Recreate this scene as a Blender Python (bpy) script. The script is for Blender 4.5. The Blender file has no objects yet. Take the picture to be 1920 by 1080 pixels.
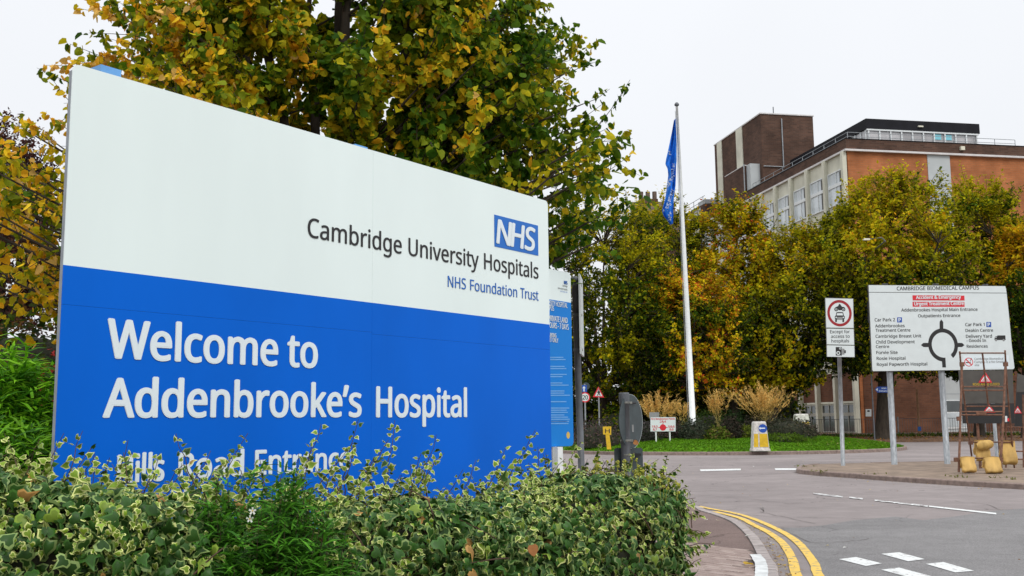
import bpy, math, random, os
import numpy as np
from mathutils import Matrix, Vector
R = math.radians
sc = bpy.context.scene
col = sc.collection
random.seed(4)
RNG = np.random.default_rng(11)

# ------------------------------------------------------------------ camera, sky, sun, exposure
CAMH, PITCH, ROLL = 1.4, math.atan(252 / 1920), R(-0.6)
cam = bpy.data.cameras.new('camera'); cam.lens = 36; cam.sensor_width = 36; cam.clip_end = 2000
cam.clip_start = 0.05
co = bpy.data.objects.new('camera', cam); col.objects.link(co)
MC = Matrix.Rotation(R(90) + PITCH, 4, 'X') @ Matrix.Rotation(ROLL, 4, 'Z')
co.matrix_world = Matrix.Translation((0, 0, CAMH)) @ MC
sc.camera = co
sc.view_settings.view_transform = 'Standard'
sc.view_settings.look = 'None'
sc.view_settings.exposure = 0.0
sc.view_settings.gamma = 1
sc.view_settings.use_curve_mapping = False
SUN_EL, SUN_AZ = R(48), R(215)      # behind the camera, a little to its left
w = bpy.data.worlds.new('World'); sc.world = w; w.use_nodes = True
nt = w.node_tree; nt.nodes.clear()
out = nt.nodes.new('ShaderNodeOutputWorld'); bg = nt.nodes.new('ShaderNodeBackground')
sky = nt.nodes.new('ShaderNodeTexSky'); sky.sky_type = 'NISHITA'; sky.sun_disc = False
sky.sun_elevation = SUN_EL; sky.sun_rotation = SUN_AZ; sky.dust_density = 4; sky.air_density = 1.5
tc = nt.nodes.new('ShaderNodeTexCoord'); sep = nt.nodes.new('ShaderNodeSeparateXYZ')
nz = nt.nodes.new('ShaderNodeTexNoise'); nz.inputs['Scale'].default_value = 1.6; nz.inputs['Detail'].default_value = 4
rmp = nt.nodes.new('ShaderNodeValToRGB')            # overcast cloud layer: brighter towards the zenith
rmp.color_ramp.elements[0].position = 0.0; rmp.color_ramp.elements[0].color = (8.7, 8.95, 9.35, 1)
rmp.color_ramp.elements[1].position = 1.0; rmp.color_ramp.elements[1].color = (17.5, 17.6, 17.8, 1)
e = rmp.color_ramp.elements.new(0.42); e.color = (9.5, 9.7, 10.1, 1)
mx = nt.nodes.new('ShaderNodeMixRGB'); mx.inputs[0].default_value = 0.95
mn = nt.nodes.new('ShaderNodeMapRange'); mn.inputs[1].default_value = .35; mn.inputs[2].default_value = .65
mn.inputs[3].default_value = .97; mn.inputs[4].default_value = 1.03
mm = nt.nodes.new('ShaderNodeVectorMath'); mm.operation = 'SCALE'
nt.links.new(tc.outputs['Generated'], sep.inputs[0]); nt.links.new(tc.outputs['Generated'], nz.inputs['Vector'])
nt.links.new(sep.outputs['Z'], rmp.inputs[0]); nt.links.new(nz.outputs[0], mn.inputs[0])
nt.links.new(sky.outputs[0], mx.inputs[1]); nt.links.new(rmp.outputs[0], mx.inputs[2])
nt.links.new(mx.outputs[0], mm.inputs[0]); nt.links.new(mn.outputs[0], mm.inputs['Scale'])
nt.links.new(mm.outputs[0], bg.inputs[0]); bg.inputs[1].default_value = 0.1
nt.links.new(bg.outputs[0], out.inputs[0])
sl = bpy.data.lights.new('sun', 'SUN'); sl.energy = 1.5; sl.angle = R(25); sl.color = (1, .97, .92)
so = bpy.data.objects.new('sun', sl); col.objects.link(so)
sd = Vector((math.sin(R(25)) * math.cos(SUN_EL), -math.cos(R(25)) * math.cos(SUN_EL), math.sin(SUN_EL)))
so.rotation_euler = sd.to_track_quat('Z', 'Y').to_euler(); so.location = (0, -5, 30)
sky.sun_rotation = math.atan2(sd.x, sd.y)

# ------------------------------------------------------------------ photo pixel -> ray helpers (1920x1080)
M3 = MC.to_3x3()
def ray(px, py):
    return (M3 @ Vector(((px - 960) / 1920, -(py - 540) / 1920, -1))).normalized()
def A(px, py, Y):                      # point on the ray at world depth Y
    r = ray(px, py); t = Y / r.y
    return Vector((r.x * t, Y, CAMH + r.z * t))
def G(px, py, z=0.0):                  # point on the ray at height z
    r = ray(px, py); t = (z - CAMH) / r.z
    return Vector((r.x * t, r.y * t, z))

# ------------------------------------------------------------------ materials
def srgb(r, g, b):
    f = lambda c: (c / 255 / 12.92) if c / 255 <= .04045 else ((c / 255 + .055) / 1.055) ** 2.4
    return (f(r), f(g), f(b))
def pm(name, base, rough=.6, var=.12, scale=6, bump=0, bscale=40, metal=0, spec=.5, base2=None, detail=5, stretch=None, thr=None):
    m = bpy.data.materials.new(name); m.use_nodes = True; t = m.node_tree; b = t.nodes['Principled BSDF']
    b.inputs['Roughness'].default_value = rough; b.inputs['Metallic'].default_value = metal
    b.inputs['Specular IOR Level'].default_value = spec
    c = t.nodes.new('ShaderNodeTexCoord'); mp = t.nodes.new('ShaderNodeMapping')
    if stretch: mp.inputs['Scale'].default_value = stretch
    t.links.new(c.outputs['Object'], mp.inputs[0])
    n = t.nodes.new('ShaderNodeTexNoise'); n.inputs['Scale'].default_value = scale; n.inputs['Detail'].default_value = detail
    t.links.new(mp.outputs[0], n.inputs['Vector'])
    r = t.nodes.new('ShaderNodeValToRGB')
    b2 = base2 or tuple(min(1, x * (1 + var)) for x in base)
    b1 = base if base2 else tuple(x * (1 - var) for x in base)
    r.color_ramp.elements[0].position = .35 if thr is None else thr - .04; r.color_ramp.elements[0].color = (*b1, 1)
    r.color_ramp.elements[1].position = .65 if thr is None else thr + .04; r.color_ramp.elements[1].color = (*b2, 1)
    t.links.new(n.outputs[0], r.inputs[0]); t.links.new(r.outputs[0], b.inputs['Base Color'])
    if bump:
        n2 = t.nodes.new('ShaderNodeTexNoise'); n2.inputs['Scale'].default_value = bscale; n2.inputs['Detail'].default_value = 6
        t.links.new(mp.outputs[0], n2.inputs['Vector'])
        bp = t.nodes.new('ShaderNodeBump'); bp.inputs['Strength'].default_value = bump; bp.inputs['Distance'].default_value = .02
        t.links.new(n2.outputs[0], bp.inputs['Height']); t.links.new(bp.outputs[0], b.inputs['Normal'])
    return m
def leafm(name, rough=.5, trans=.35, spec=.4):
    m = bpy.data.materials.new(name); m.use_nodes = True; t = m.node_tree; b = t.nodes['Principled BSDF']
    b.inputs['Roughness'].default_value = rough; b.inputs['Specular IOR Level'].default_value = spec
    a = t.nodes.new('ShaderNodeAttribute'); a.attribute_name = 'Col'
    c = t.nodes.new('ShaderNodeTexCoord')
    n = t.nodes.new('ShaderNodeTexNoise'); n.inputs['Scale'].default_value = 60; n.inputs['Detail'].default_value = 3
    t.links.new(c.outputs['Object'], n.inputs['Vector'])
    mr = t.nodes.new('ShaderNodeMapRange'); mr.inputs[3].default_value = .75; mr.inputs[4].default_value = 1.25
    t.links.new(n.outputs[0], mr.inputs[0])
    v = t.nodes.new('ShaderNodeVectorMath'); v.operation = 'SCALE'
    t.links.new(a.outputs['Color'], v.inputs[0]); t.links.new(mr.outputs[0], v.inputs['Scale'])
    t.links.new(v.outputs[0], b.inputs['Base Color'])
    if trans:
        tr = t.nodes.new('ShaderNodeBsdfTranslucent'); mi = t.nodes.new('ShaderNodeMixShader'); mi.inputs[0].default_value = trans
        t.links.new(v.outputs[0], tr.inputs[0])
        t.links.new(b.outputs[0], mi.inputs[1]); t.links.new(tr.outputs[0], mi.inputs[2])
        t.links.new(mi.outputs[0], t.nodes['Material Output'].inputs[0])
    return m
def brickm(name, c1, c2, mortar, bw=.225, bh=.075, bump=.35, msize=.012):
    m = bpy.data.materials.new(name); m.use_nodes = True; t = m.node_tree; b = t.nodes['Principled BSDF']
    b.inputs['Roughness'].default_value = .9; b.inputs['Specular IOR Level'].default_value = .2
    c = t.nodes.new('ShaderNodeTexCoord'); s = t.nodes.new('ShaderNodeSeparateXYZ'); cb = t.nodes.new('ShaderNodeCombineXYZ')
    ad = t.nodes.new('ShaderNodeMath'); ad.operation = 'ADD'
    t.links.new(c.outputs['Object'], s.inputs[0]); t.links.new(s.outputs[0], ad.inputs[0]); t.links.new(s.outputs[1], ad.inputs[1])
    t.links.new(ad.outputs[0], cb.inputs[0]); t.links.new(s.outputs[2], cb.inputs[1])
    k = t.nodes.new('ShaderNodeTexBrick'); k.inputs['Scale'].default_value = 1
    k.inputs['Brick Width'].default_value = bw; k.inputs['Row Height'].default_value = bh; k.inputs['Mortar Size'].default_value = msize
    k.inputs['Color1'].default_value = (*c1, 1); k.inputs['Color2'].default_value = (*c2, 1); k.inputs['Mortar'].default_value = (*mortar, 1)
    t.links.new(cb.outputs[0], k.inputs[0])
    n = t.nodes.new('ShaderNodeTexNoise'); n.inputs['Scale'].default_value = .6; n.inputs['Detail'].default_value = 8
    t.links.new(c.outputs['Object'], n.inputs['Vector'])
    mr = t.nodes.new('ShaderNodeMapRange'); mr.inputs[1].default_value = .3; mr.inputs[2].default_value = .7
    mr.inputs[3].default_value = .72; mr.inputs[4].default_value = 1.25
    t.links.new(n.outputs[0], mr.inputs[0])
    v = t.nodes.new('ShaderNodeVectorMath'); v.operation = 'SCALE'
    t.links.new(k.outputs[0], v.inputs[0]); t.links.new(mr.outputs[0], v.inputs['Scale'])
    t.links.new(v.outputs[0], b.inputs['Base Color'])
    bp = t.nodes.new('ShaderNodeBump'); bp.inputs['Strength'].default_value = bump; bp.inputs['Distance'].default_value = .02; bp.invert = True
    t.links.new(k.outputs['Fac'], bp.inputs['Height']); t.links.new(bp.outputs[0], b.inputs['Normal'])
    return m
def glassm(name, base, rough=.06):
    m = pm(name, base, rough=rough, var=.25, scale=.5, spec=.9); return m

MT = {}
MT['white'] = pm('white_sign_face', (.76, .86, .85), .42, .022, 1.1, spec=.35, detail=9, stretch=(1.6, 1, .5))
MT['blue'] = pm('blue_sign_face', (.0, .120, .62), .4, .07, .8, spec=.1, detail=7, stretch=(1.4, 1, .6))
MT['blue2'] = pm('lighter_blue_sign_face', (.0, .19, .62), .4, .03, 1.5, spec=.2)
MT['letter'] = pm('white_letter', (.72, .80, .84), .5, .01, 4)
MT['ink'] = pm('black_letter', (.012, .011, .012), .5, .1, 8)
MT['inkblue'] = pm('blue_letter', (.01, .13, .5), .5, .05, 8)
MT['nhsblue'] = pm('logo_blue', (.0, .13, .52), .45, .03, 4)
MT['paleblue'] = pm('pale_blue_post', (.13, .36, .72), .45, .06, 10, bump=.1)
MT['whitepost'] = pm('white_painted_metal', (.75, .78, .78), .45, .06, 9, bump=.05)
MT['edge'] = pm('sign_edge', (.25, .28, .31), .5, .1, 12)
MT['galv'] = pm('galvanised_steel', (.30, .32, .34), .5, .22, 18, bump=.1, metal=.35, stretch=(1, 1, .35))
MT['greypost'] = pm('weathered_grey_paint', (.105, .115, .130), .55, .25, 16, bump=.15, stretch=(1, 1, .3))
MT['greysign'] = pm('grey_sign_back', (.038, .055, .060), .5, .2, 7, bump=.08)
MT['steel'] = pm('dull_clamp_steel', (.22, .22, .2), .45, .3, 30, metal=.5)
MT['red'] = pm('sign_red', (.30, .006, .012), .45, .06, 9)
MT['redbright'] = pm('banner_red', (.62, .015, .03), .45, .06, 9)
MT['signwhite'] = pm('traffic_sign_white', (.66, .72, .73), .45, .03, 4)
MT['grey'] = pm('pictogram_grey', (.25, .26, .26), .6, .1, 9)
MT['rust'] = pm('rusty_pipe', (.10, .045, .028), .8, .3, 14, bump=.4, base2=(.21, .10, .06))
MT['tarp'] = pm('ochre_sandbag_fabric', (.36, .22, .06), .7, .2, 4, bump=1, bscale=9, stretch=(1, 1, .5), base2=(.66, .42, .12))
MT['cover'] = pm('dull_grey_board', (.07, .065, .058), .6, .12, 5)
MT['black'] = pm('black_board', (.012, .012, .013), .55, .2, 5)
MT['yellowp'] = pm('yellow_plastic', (.62, .40, .01), .5, .12, 8, bump=.1)
MT['bollardwhite'] = pm('scuffed_white_plastic', (.55, .53, .50), .6, .25, 10, bump=.15)
MT['signblue'] = pm('traffic_blue', (.01, .07, .38), .45, .06, 8)
MT['flagblue'] = pm('flag_cloth', (.0, .14, .60), .75, .2, 5)
def asphaltm(name, base, blot, speck, crack):
    m = pm(name, base, .88, blot, .35, bump=.5, bscale=120, spec=.25, detail=10); t = m.node_tree; b = t.nodes['Principled BSDF']
    src = b.inputs['Base Color'].links[0].from_socket; mp = [n for n in t.nodes if n.type == 'MAPPING'][0].outputs[0]
    def noise(sc, lo, hi, a, bb, det=3, st=None):
        n = t.nodes.new('ShaderNodeTexNoise'); n.inputs['Scale'].default_value = sc; n.inputs['Detail'].default_value = det
        if st: mq = t.nodes.new('ShaderNodeMapping'); mq.inputs['Scale'].default_value = st; t.links.new(mp, mq.inputs[0]); t.links.new(mq.outputs[0], n.inputs['Vector'])
        else: t.links.new(mp, n.inputs['Vector'])
        r = t.nodes.new('ShaderNodeMapRange'); r.inputs[1].default_value = lo; r.inputs[2].default_value = hi; r.inputs[3].default_value = a; r.inputs[4].default_value = bb; t.links.new(n.outputs[0], r.inputs[0]); return r.outputs[0]
    def mul(x, y): k = t.nodes.new('ShaderNodeMath'); k.operation = 'MULTIPLY'; t.links.new(x, k.inputs[0]); t.links.new(y, k.inputs[1]); return k.outputs[0]
    f = mul(noise(75, .3, .7, 1 - speck, 1 + speck, 4), noise(3.1, .35, .65, .93, 1.06, 8)); f = mul(f, noise(.9, .38, .62, .94, 1.04, 4, (.25, 1, 1)))
    v = t.nodes.new('ShaderNodeTexVoronoi'); v.feature = 'DISTANCE_TO_EDGE'; v.inputs['Scale'].default_value = .33
    wp = t.nodes.new('ShaderNodeTexNoise'); wp.inputs['Scale'].default_value = 1.7; wp.inputs['Detail'].default_value = 6; t.links.new(mp, wp.inputs['Vector'])
    ad = t.nodes.new('ShaderNodeVectorMath'); ad.operation = 'MULTIPLY_ADD'; ad.inputs[1].default_value = (.9, .9, .9); t.links.new(wp.outputs['Color'], ad.inputs[0]); t.links.new(mp, ad.inputs[2]); t.links.new(ad.outputs[0], v.inputs['Vector'])
    cr = t.nodes.new('ShaderNodeMapRange'); cr.inputs[1].default_value = .0015; cr.inputs[2].default_value = .006; cr.inputs[3].default_value = 1 - crack; cr.inputs[4].default_value = 1; t.links.new(v.outputs['Distance'], cr.inputs[0])
    k = t.nodes.new('ShaderNodeMath'); k.operation = 'MAXIMUM'; t.links.new(cr.outputs[0], k.inputs[0]); t.links.new(noise(.4, .45, .55, 0, 1), k.inputs[1])
    f = mul(f, k.outputs[0]); vs = t.nodes.new('ShaderNodeVectorMath'); vs.operation = 'SCALE'; t.links.new(src, vs.inputs[0]); t.links.new(f, vs.inputs['Scale']); t.links.new(vs.outputs[0], b.inputs['Base Color']); return m
MT['asphalt'] = asphaltm('worn_pinkish_asphalt', (.258, .228, .226), .10, .10, .5)
MT['asphalt2'] = asphaltm('grey_asphalt', (.205, .200, .203), .08, .35, .3)
MT['asphalt3'] = asphaltm('reddish_footway_asphalt', (.19, .138, .126), .10, .30, .4)
MT['crack'] = pm('crack_filler', (.11, .095, .09), .8, .3, 20)
MT['kerb'] = pm('concrete_kerb', (.24, .18, .155), .85, .2, 9, bump=.4, bscale=60)
MT['kerb2'] = pm('grey_kerb', (.34, .30, .29), .85, .2, 9, bump=.4, bscale=60)
MT['kerbwhite'] = pm('white_painted_kerb', (.60, .62, .62), .8, .15, 9, bump=.3)
MT['paver'] = pm('buff_pink_block', (.37, .29, .26), .88, .22, 3, bump=.5, bscale=90)
MT['paver2'] = pm('darker_buff_block', (.31, .235, .21), .88, .22, 3, bump=.5, bscale=90)
MT['sand'] = pm('jointing_sand', (.07, .055, .045), .95, .2, 40)
MT['wline'] = pm('white_road_paint', (.34, .33, .33), .75, .1, 16, base2=(.66, .68, .68), thr=.40, detail=10)
MT['wlineworn'] = pm('worn_white_road_paint', (.22, .20, .20), .75, .1, 9, base2=(.66, .68, .68), thr=.5, detail=10)
MT['yline'] = pm('yellow_road_paint', (.28, .24, .17), .75, .1, 11, base2=(.72, .48, .09), thr=.40, detail=10)
MT['soil'] = pm('bare_compacted_soil', (.22, .165, .125), .95, .25, 2.5, bump=.5, bscale=30, detail=9)
MT['litter'] = pm('leaf_strewn_soil', (.085, .05, .032), .95, .4, 8, bump=.8, bscale=20, base2=(.20, .11, .06), detail=10)
MT['grass'] = pm('mown_grass', (.055, .15, .004), .9, .3, 1.4, bump=1, bscale=50, base2=(.11, .27, .005), detail=10, spec=.08)
MT['meadow'] = pm('distant_grass', (.035, .06, .015), .95, .3, .6)
MT['bark'] = pm('tree_bark', (.045, .034, .024), .95, .4, 9, bump=1, bscale=20, stretch=(1, 1, .25))
MT['twig'] = pm('reddish_twig', (.06, .03, .018), .8, .3, 30)
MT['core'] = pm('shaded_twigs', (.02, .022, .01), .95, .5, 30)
MT['leaf'] = leafm('tree_leaf', .6, .40, .10)
MT['ivy'] = leafm('ivy_leaf', .42, .15, .22)
MT['farleaf'] = leafm('far_leaf', .7, .40, .05)
MT['blade'] = leafm('blade_leaf', .55, .35, .12)
MT['brick'] = brickm('orange_brick', (.36, .125, .048), (.43, .155, .062), (.30, .15, .08), .45, .15)
MT['brickdark'] = brickm('dark_brown_brick', (.072, .040, .030), (.115, .062, .044), (.10, .075, .06), .45, .15)
MT['brickground'] = brickm('red_brown_shaded_brick', (.105, .045, .027), (.15, .064, .036), (.12, .07, .05), .45, .15)  # brown spandrel brick; on the lower wall its dark tone paints in tree shade
MT['cream'] = pm('cream_panel', (.60, .59, .49), .7, .14, .6, detail=8)
MT['stone'] = pm('pale_coping', (.62, .60, .60), .7, .08, 2)
MT['greypanel'] = pm('pale_grey_panel', (.45, .48, .49), .6, .05, 1)
MT['dark'] = pm('charcoal_fascia', (.010, .010, .014), .7, .2, 1.2, spec=.2)
MT['darkstripe'] = pm('grey_cladding', (.09, .085, .10), .5, .2, 1.2)
MT['frame'] = pm('white_window_frame', (.72, .75, .76), .5, .04, 4)
MT['greyframe'] = pm('shaded_window_frame', (.30, .29, .25), .6, .1, 3)  # light grey frames dimmed, shade of the trees put into the colour
MT['glass'] = glassm('window_glass', (.52, .57, .60))  # sky reflection put into the pale base colour
MT['glassdark'] = glassm('dark_window_glass', (.05, .06, .06))
MT['glasspent'] = glassm('tinted_glazing', (.42, .41, .42))
MT['blind'] = pm('turquoise_blind', (.22, .58, .68), .7, .05, 3)
MT['roof'] = pm('brown_tile_roof', (.13, .09, .07), .9, .25, 5, bump=.5)
MT['lamp'] = pm('lamp_cover', (.7, .68, .55), .4, .05, 5)
MT['flower'] = pm('white_petal', (.75, .76, .72), .6, .05, 8)
MT['redflower'] = pm('red_petal', (.42, .02, .03), .6, .2, 8)
MT['umbel'] = pm('ivy_umbel', (.33, .33, .03), .7, .3, 60, bump=.6, bscale=80)
MT['green'] = pm('dark_green_awning', (.01, .09, .06), .6, .1, 4)
MT['stain'] = pm('gold_emblem', (.6, .42, .08), .5, .1, 9)

# ------------------------------------------------------------------ mesh helpers
class MB:
    def __init__(s): s.v = []; s.f = []; s.m = []; s.mats = []
    def mi(s, m):
        if m not in s.mats: s.mats.append(m)
        return s.mats.index(m)
    def add(s, vs, fs, m):
        o = len(s.v); s.v += [tuple(x) for x in vs]; i = s.mi(m)
        for f in fs: s.f.append(tuple(a + o for a in f)); s.m.append(i)
    def box(s, x0, x1, y0, y1, z0, z1, m):
        vs = [(x, y, z) for z in (z0, z1) for y in (y0, y1) for x in (x0, x1)]
        s.add(vs, [(0, 2, 3, 1), (4, 5, 7, 6), (0, 1, 5, 4), (2, 6, 7, 3), (0, 4, 6, 2), (1, 3, 7, 5)], m)
    def bev(s, x0, x1, y0, y1, z0, z1, m, b=.01):      # box with a chamfered top edge
        vs = [(x0, y0, z0), (x1, y0, z0), (x1, y1, z0), (x0, y1, z0), (x0, y0, z1 - b), (x1, y0, z1 - b), (x1, y1, z1 - b), (x0, y1, z1 - b),
              (x0 + b, y0 + b, z1), (x1 - b, y0 + b, z1), (x1 - b, y1 - b, z1), (x0 + b, y1 - b, z1)]
        s.add(vs, [(3, 2, 1, 0)] + [(i, (i + 1) % 4, 4 + (i + 1) % 4, 4 + i) for i in range(4)] + [(4 + i, 4 + (i + 1) % 4, 8 + (i + 1) % 4, 8 + i) for i in range(4)] + [(8, 9, 10, 11)], m)
    def tube(s, pts, rad, m, n=8, cap=True):
        pts = [Vector(p) for p in pts]; k = len(pts)
        if not hasattr(rad, '__len__'): rad = [rad] * k
        vs = []
        d0 = (pts[-1] - pts[0]).normalized()
        up = Vector((0, 0, 1)) if abs(d0.z) < .9 else Vector((1, 0, 0))
        for i, p in enumerate(pts):
            d = (pts[min(i + 1, k - 1)] - pts[max(i - 1, 0)]).normalized()
            a = d.cross(up)
            if a.length < 1e-4: a = d.cross(Vector((0, 1, 0)))
            a.normalize(); b = d.cross(a)
            for j in range(n):
                t = 2 * math.pi * j / n
                vs.append(p + (a * math.cos(t) + b * math.sin(t)) * rad[i])
        fs = [(i * n + j, i * n + (j + 1) % n, (i + 1) * n + (j + 1) % n, (i + 1) * n + j) for i in range(k - 1) for j in range(n)]
        if cap: fs += [tuple(range(n)), tuple(range((k - 1) * n, k * n))[::-1]]
        s.add(vs, fs, m)
    def lathe(s, prof, m, n=24, c=(0, 0, 0)):
        vs = [(c[0] + r * math.cos(2 * math.pi * j / n), c[1] + r * math.sin(2 * math.pi * j / n), c[2] + z) for r, z in prof for j in range(n)]
        k = len(prof)
        fs = [(i * n + j, i * n + (j + 1) % n, (i + 1) * n + (j + 1) % n, (i + 1) * n + j) for i in range(k - 1) for j in range(n)]
        fs += [tuple(range(n))[::-1], tuple(range((k - 1) * n, k * n))]
        s.add(vs, fs, m)
    def prism(s, poly, z0, z1, m):                     # xy polygon (ccw), extruded in z
        n = len(poly)
        vs = [(*p[:2], z0) for p in poly] + [(*p[:2], z1) for p in poly]
        s.add(vs, [tuple(range(n))[::-1], tuple(range(n, 2 * n))] + [(i, (i + 1) % n, n + (i + 1) % n, n + i) for i in range(n)], m)
    def ysolid(s, poly, y0, y1, m):                    # xz polygon extruded in y
        n = len(poly)
        vs = [(p[0], y0, p[1]) for p in poly] + [(p[0], y1, p[1]) for p in poly]
        s.add(vs, [tuple(range(n)), tuple(range(n, 2 * n))[::-1]] + [(i, n + i, n + (i + 1) % n, (i + 1) % n) for i in range(n)], m)
    def sheet(s, poly, z, m): s.add([(*p[:2], z) for p in poly], [tuple(range(len(poly)))], m)
    def build(s, name, parent=None, smooth=False, **kw):
        me = bpy.data.meshes.new(name); me.from_pydata(s.v, [], s.f)
        for m in s.mats: me.materials.append(m)
        me.polygons.foreach_set('material_index', s.m)
        if smooth: me.polygons.foreach_set('use_smooth', [True] * len(s.f))
        me.update()
        return put(name, me, parent, **kw)
def put(name, me, parent=None, label=None, cat=None, group=None, kind=None, loc=None, rz=None):
    o = bpy.data.objects.new(name, me); col.objects.link(o)
    if parent: o.parent = parent
    if label: o['label'] = label
    if cat: o['category'] = cat
    if group: o['group'] = group
    if kind: o['kind'] = kind
    if loc is not None: o.location = loc
    if rz is not None: o.rotation_euler = (0, 0, rz)
    return o
def thing(name, label, cat, loc=(0, 0, 0), rz=0, group=None):
    return put(name, None, None, label, cat, group, None, loc, rz)
def copy_tree(o, parent=None):
    c = o.copy(); col.objects.link(c); c.parent = parent
    for ch in list(o.children): copy_tree(ch, c)
    return c

# ------------------------------------------------------------------ lettering
_font = None
try:
    _p = os.path.join(bpy.utils.system_resource('DATAFILES'), 'fonts', 'NotoSansHebrew-Regular.woff2')
    if os.path.exists(_p): _font = bpy.data.fonts.load(_p)
except Exception: _font = None
_cache = {}
def glyphs(txt):
    if txt not in _cache:
        c = bpy.data.curves.new('lettering', 'FONT'); c.body = txt; c.resolution_u = 4
        if _font: c.font = _font
        o = bpy.data.objects.new('lettering', c); col.objects.link(o)
        me = bpy.data.meshes.new_from_object(o)
        vs = [(v.co.x, v.co.y) for v in me.vertices]; fs = [tuple(p.vertices) for p in me.polygons]
        bpy.data.objects.remove(o); bpy.data.meshes.remove(me); bpy.data.curves.remove(c)
        _cache[txt] = (vs, fs)
    return _cache[txt]
_capH = None
def caph():
    global _capH
    if _capH is None: _capH = max(v[1] for v in glyphs('H')[0])
    return _capH
class Board:
    """a flat vertical board: local x runs along it, z up, its face looks along -y"""
    def __init__(s, root, loc, rz):
        s.root = root; s.loc = Vector(loc); s.rz = rz; s.ux = Vector((math.cos(rz), math.sin(rz), 0)); s.n = Vector((math.sin(rz), -math.cos(rz), 0)); s.mb = MB()
    def uv(s, px, py):
        r = ray(px, py); c = Vector((0, 0, CAMH)); t = (s.loc - c).dot(s.n) / r.dot(s.n); p = c + r * t - s.loc
        return (p.dot(s.ux), p.z)
    def text(s, txt, L, Rr, top, y, m, bold=0, name='lettering', shear=0, mb=None):
        """L: px of the baseline's left end, Rr: px of its right end (x only counts), top: px of the cap top above L"""
        u0, v0 = s.uv(*L); u1, v1 = s.uv(*Rr); h = s.uv(*top)[1] - v0
        s.textl(txt, u0, u1, v0, h, y, m, bold, shear, mb)
    def textl(s, txt, u0, u1, v0, h, y, m, bold=0, shear=0, mb=None):
        vs, fs = glyphs(txt)
        x0 = min(v[0] for v in vs); x1 = max(v[0] for v in vs); ky = h / caph(); b = bold * ky
        kx = (u1 - u0 - 2 * b - shear * h * 0) / (x1 - x0)
        offs = [(0, 0)] if not bold else [(0, 0), (b, 0), (-b, 0), (0, b * .6), (0, -b * .6), (b * .7, b * .4), (-b * .7, -b * .4), (b * .7, -b * .4), (-b * .7, b * .4)]
        for i, (dx, dy) in enumerate(offs):
            (mb or s.mb).add([(u0 + b + (v[0] - x0) * kx + dx + shear * v[1] * ky, y - i * .00035, v0 + v[1] * ky + dy) for v in vs], fs, m)
    def poly(s, pts, y, m, px=True):
        q = [s.uv(*p) for p in pts] if px else pts
        s.mb.add([(a, y, b) for a, b in q], [tuple(range(len(q)))], m)
    def disc(s, c, r, y, m, n=40, rin=0, a0=0, a1=360, px=True, ry=None):
        u, v = s.uv(*c) if px else c
        if px: ru = abs(s.uv(c[0] + r, c[1])[0] - u); rv = abs(s.uv(c[0], c[1] - (ry or r))[1] - v); k = rin / r if rin else 0
        else: ru = r; rv = ry or r; k = rin / r if rin else 0
        if not rin and a1 - a0 == 360:
            s.mb.add([(u + ru * math.cos(2 * math.pi * i / n), y, v + rv * math.sin(2 * math.pi * i / n)) for i in range(n)], [tuple(range(n))], m)
        else:
            vs = []; fs = []
            for i in range(n + 1):
                t = R(a0 + (a1 - a0) * i / n)
                vs += [(u + ru * math.cos(t), y, v + rv * math.sin(t)), (u + ru * k * math.cos(t), y, v + rv * k * math.sin(t))]
                if i: fs.append((2 * i - 2, 2 * i, 2 * i + 1, 2 * i - 1))
            s.mb.add(vs, fs, m)
    def flush(s, name, **kw):
        o = s.mb.build(name, s.root, **kw); s.mb = MB(); return o

def round_rect(x0, x1, z0, z1, r, n=5):
    pts = []
    for cx, cz, a in ((x1 - r, z1 - r, 0), (x0 + r, z1 - r, 90), (x0 + r, z0 + r, 180), (x1 - r, z0 + r, 270)):
        for i in range(n + 1):
            t = R(a + 90 * i / n); pts.append((cx + r * math.cos(t), cz + r * math.sin(t)))
    return pts

# ------------------------------------------------------------------ scattered leaves
def unit(v): return v / np.maximum(np.linalg.norm(v, axis=-1, keepdims=True), 1e-9)
def scatter(name, tv, tf, P, N, D, S, C, mat, parent=None, smooth=False, **kw):
    """tv (k,3): template (x across, y towards the tip, z along the normal); C (n,3) or (n,k,3) colours"""
    P = np.asarray(P, float); n = len(P); k = len(tv); tv = np.asarray(tv, float)
    N = unit(np.asarray(N, float)); D = np.asarray(D, float); D = unit(D - N * (D * N).sum(1, keepdims=True)); X = np.cross(D, N)
    S = np.asarray(S, float).reshape(n, 1, -1)
    T = tv[None] * S
    V = P[:, None] + T[..., 0:1] * X[:, None] + T[..., 1:2] * D[:, None] + T[..., 2:3] * N[:, None]
    V = V.reshape(-1, 3)
    lens = np.array([len(f) for f in tf]); flat = np.concatenate([np.array(f) for f in tf])
    L = (flat[None] + (np.arange(n) * k)[:, None]).ravel()
    lt = np.tile(lens, n); ls = np.concatenate([[0], np.cumsum(lt)[:-1]])
    me = bpy.data.meshes.new(name); me.vertices.add(len(V)); me.loops.add(len(L)); me.polygons.add(len(lt))
    me.vertices.foreach_set('co', V.astype(np.float32).ravel()); me.loops.foreach_set('vertex_index', L.astype(np.int32))
    me.polygons.foreach_set('loop_start', ls.astype(np.int32))
    try: me.polygons.foreach_set('loop_total', lt.astype(np.int32))
    except Exception: pass
    if smooth: me.polygons.foreach_set('use_smooth', np.ones(len(lt), bool))
    C = np.asarray(C, float)
    if C.ndim == 2: C = np.repeat(C[:, None], k, 1)
    a = me.color_attributes.new('Col', 'FLOAT_COLOR', 'POINT')
    a.data.foreach_set('color', np.concatenate([C.reshape(-1, 3), np.ones((n * k, 1))], 1).astype(np.float32).ravel())
    me.materials.append(mat); me.update(calc_edges=True)
    if kw.pop('mesh_only', False): return me
    return put(name, me, parent, **kw)
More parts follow.
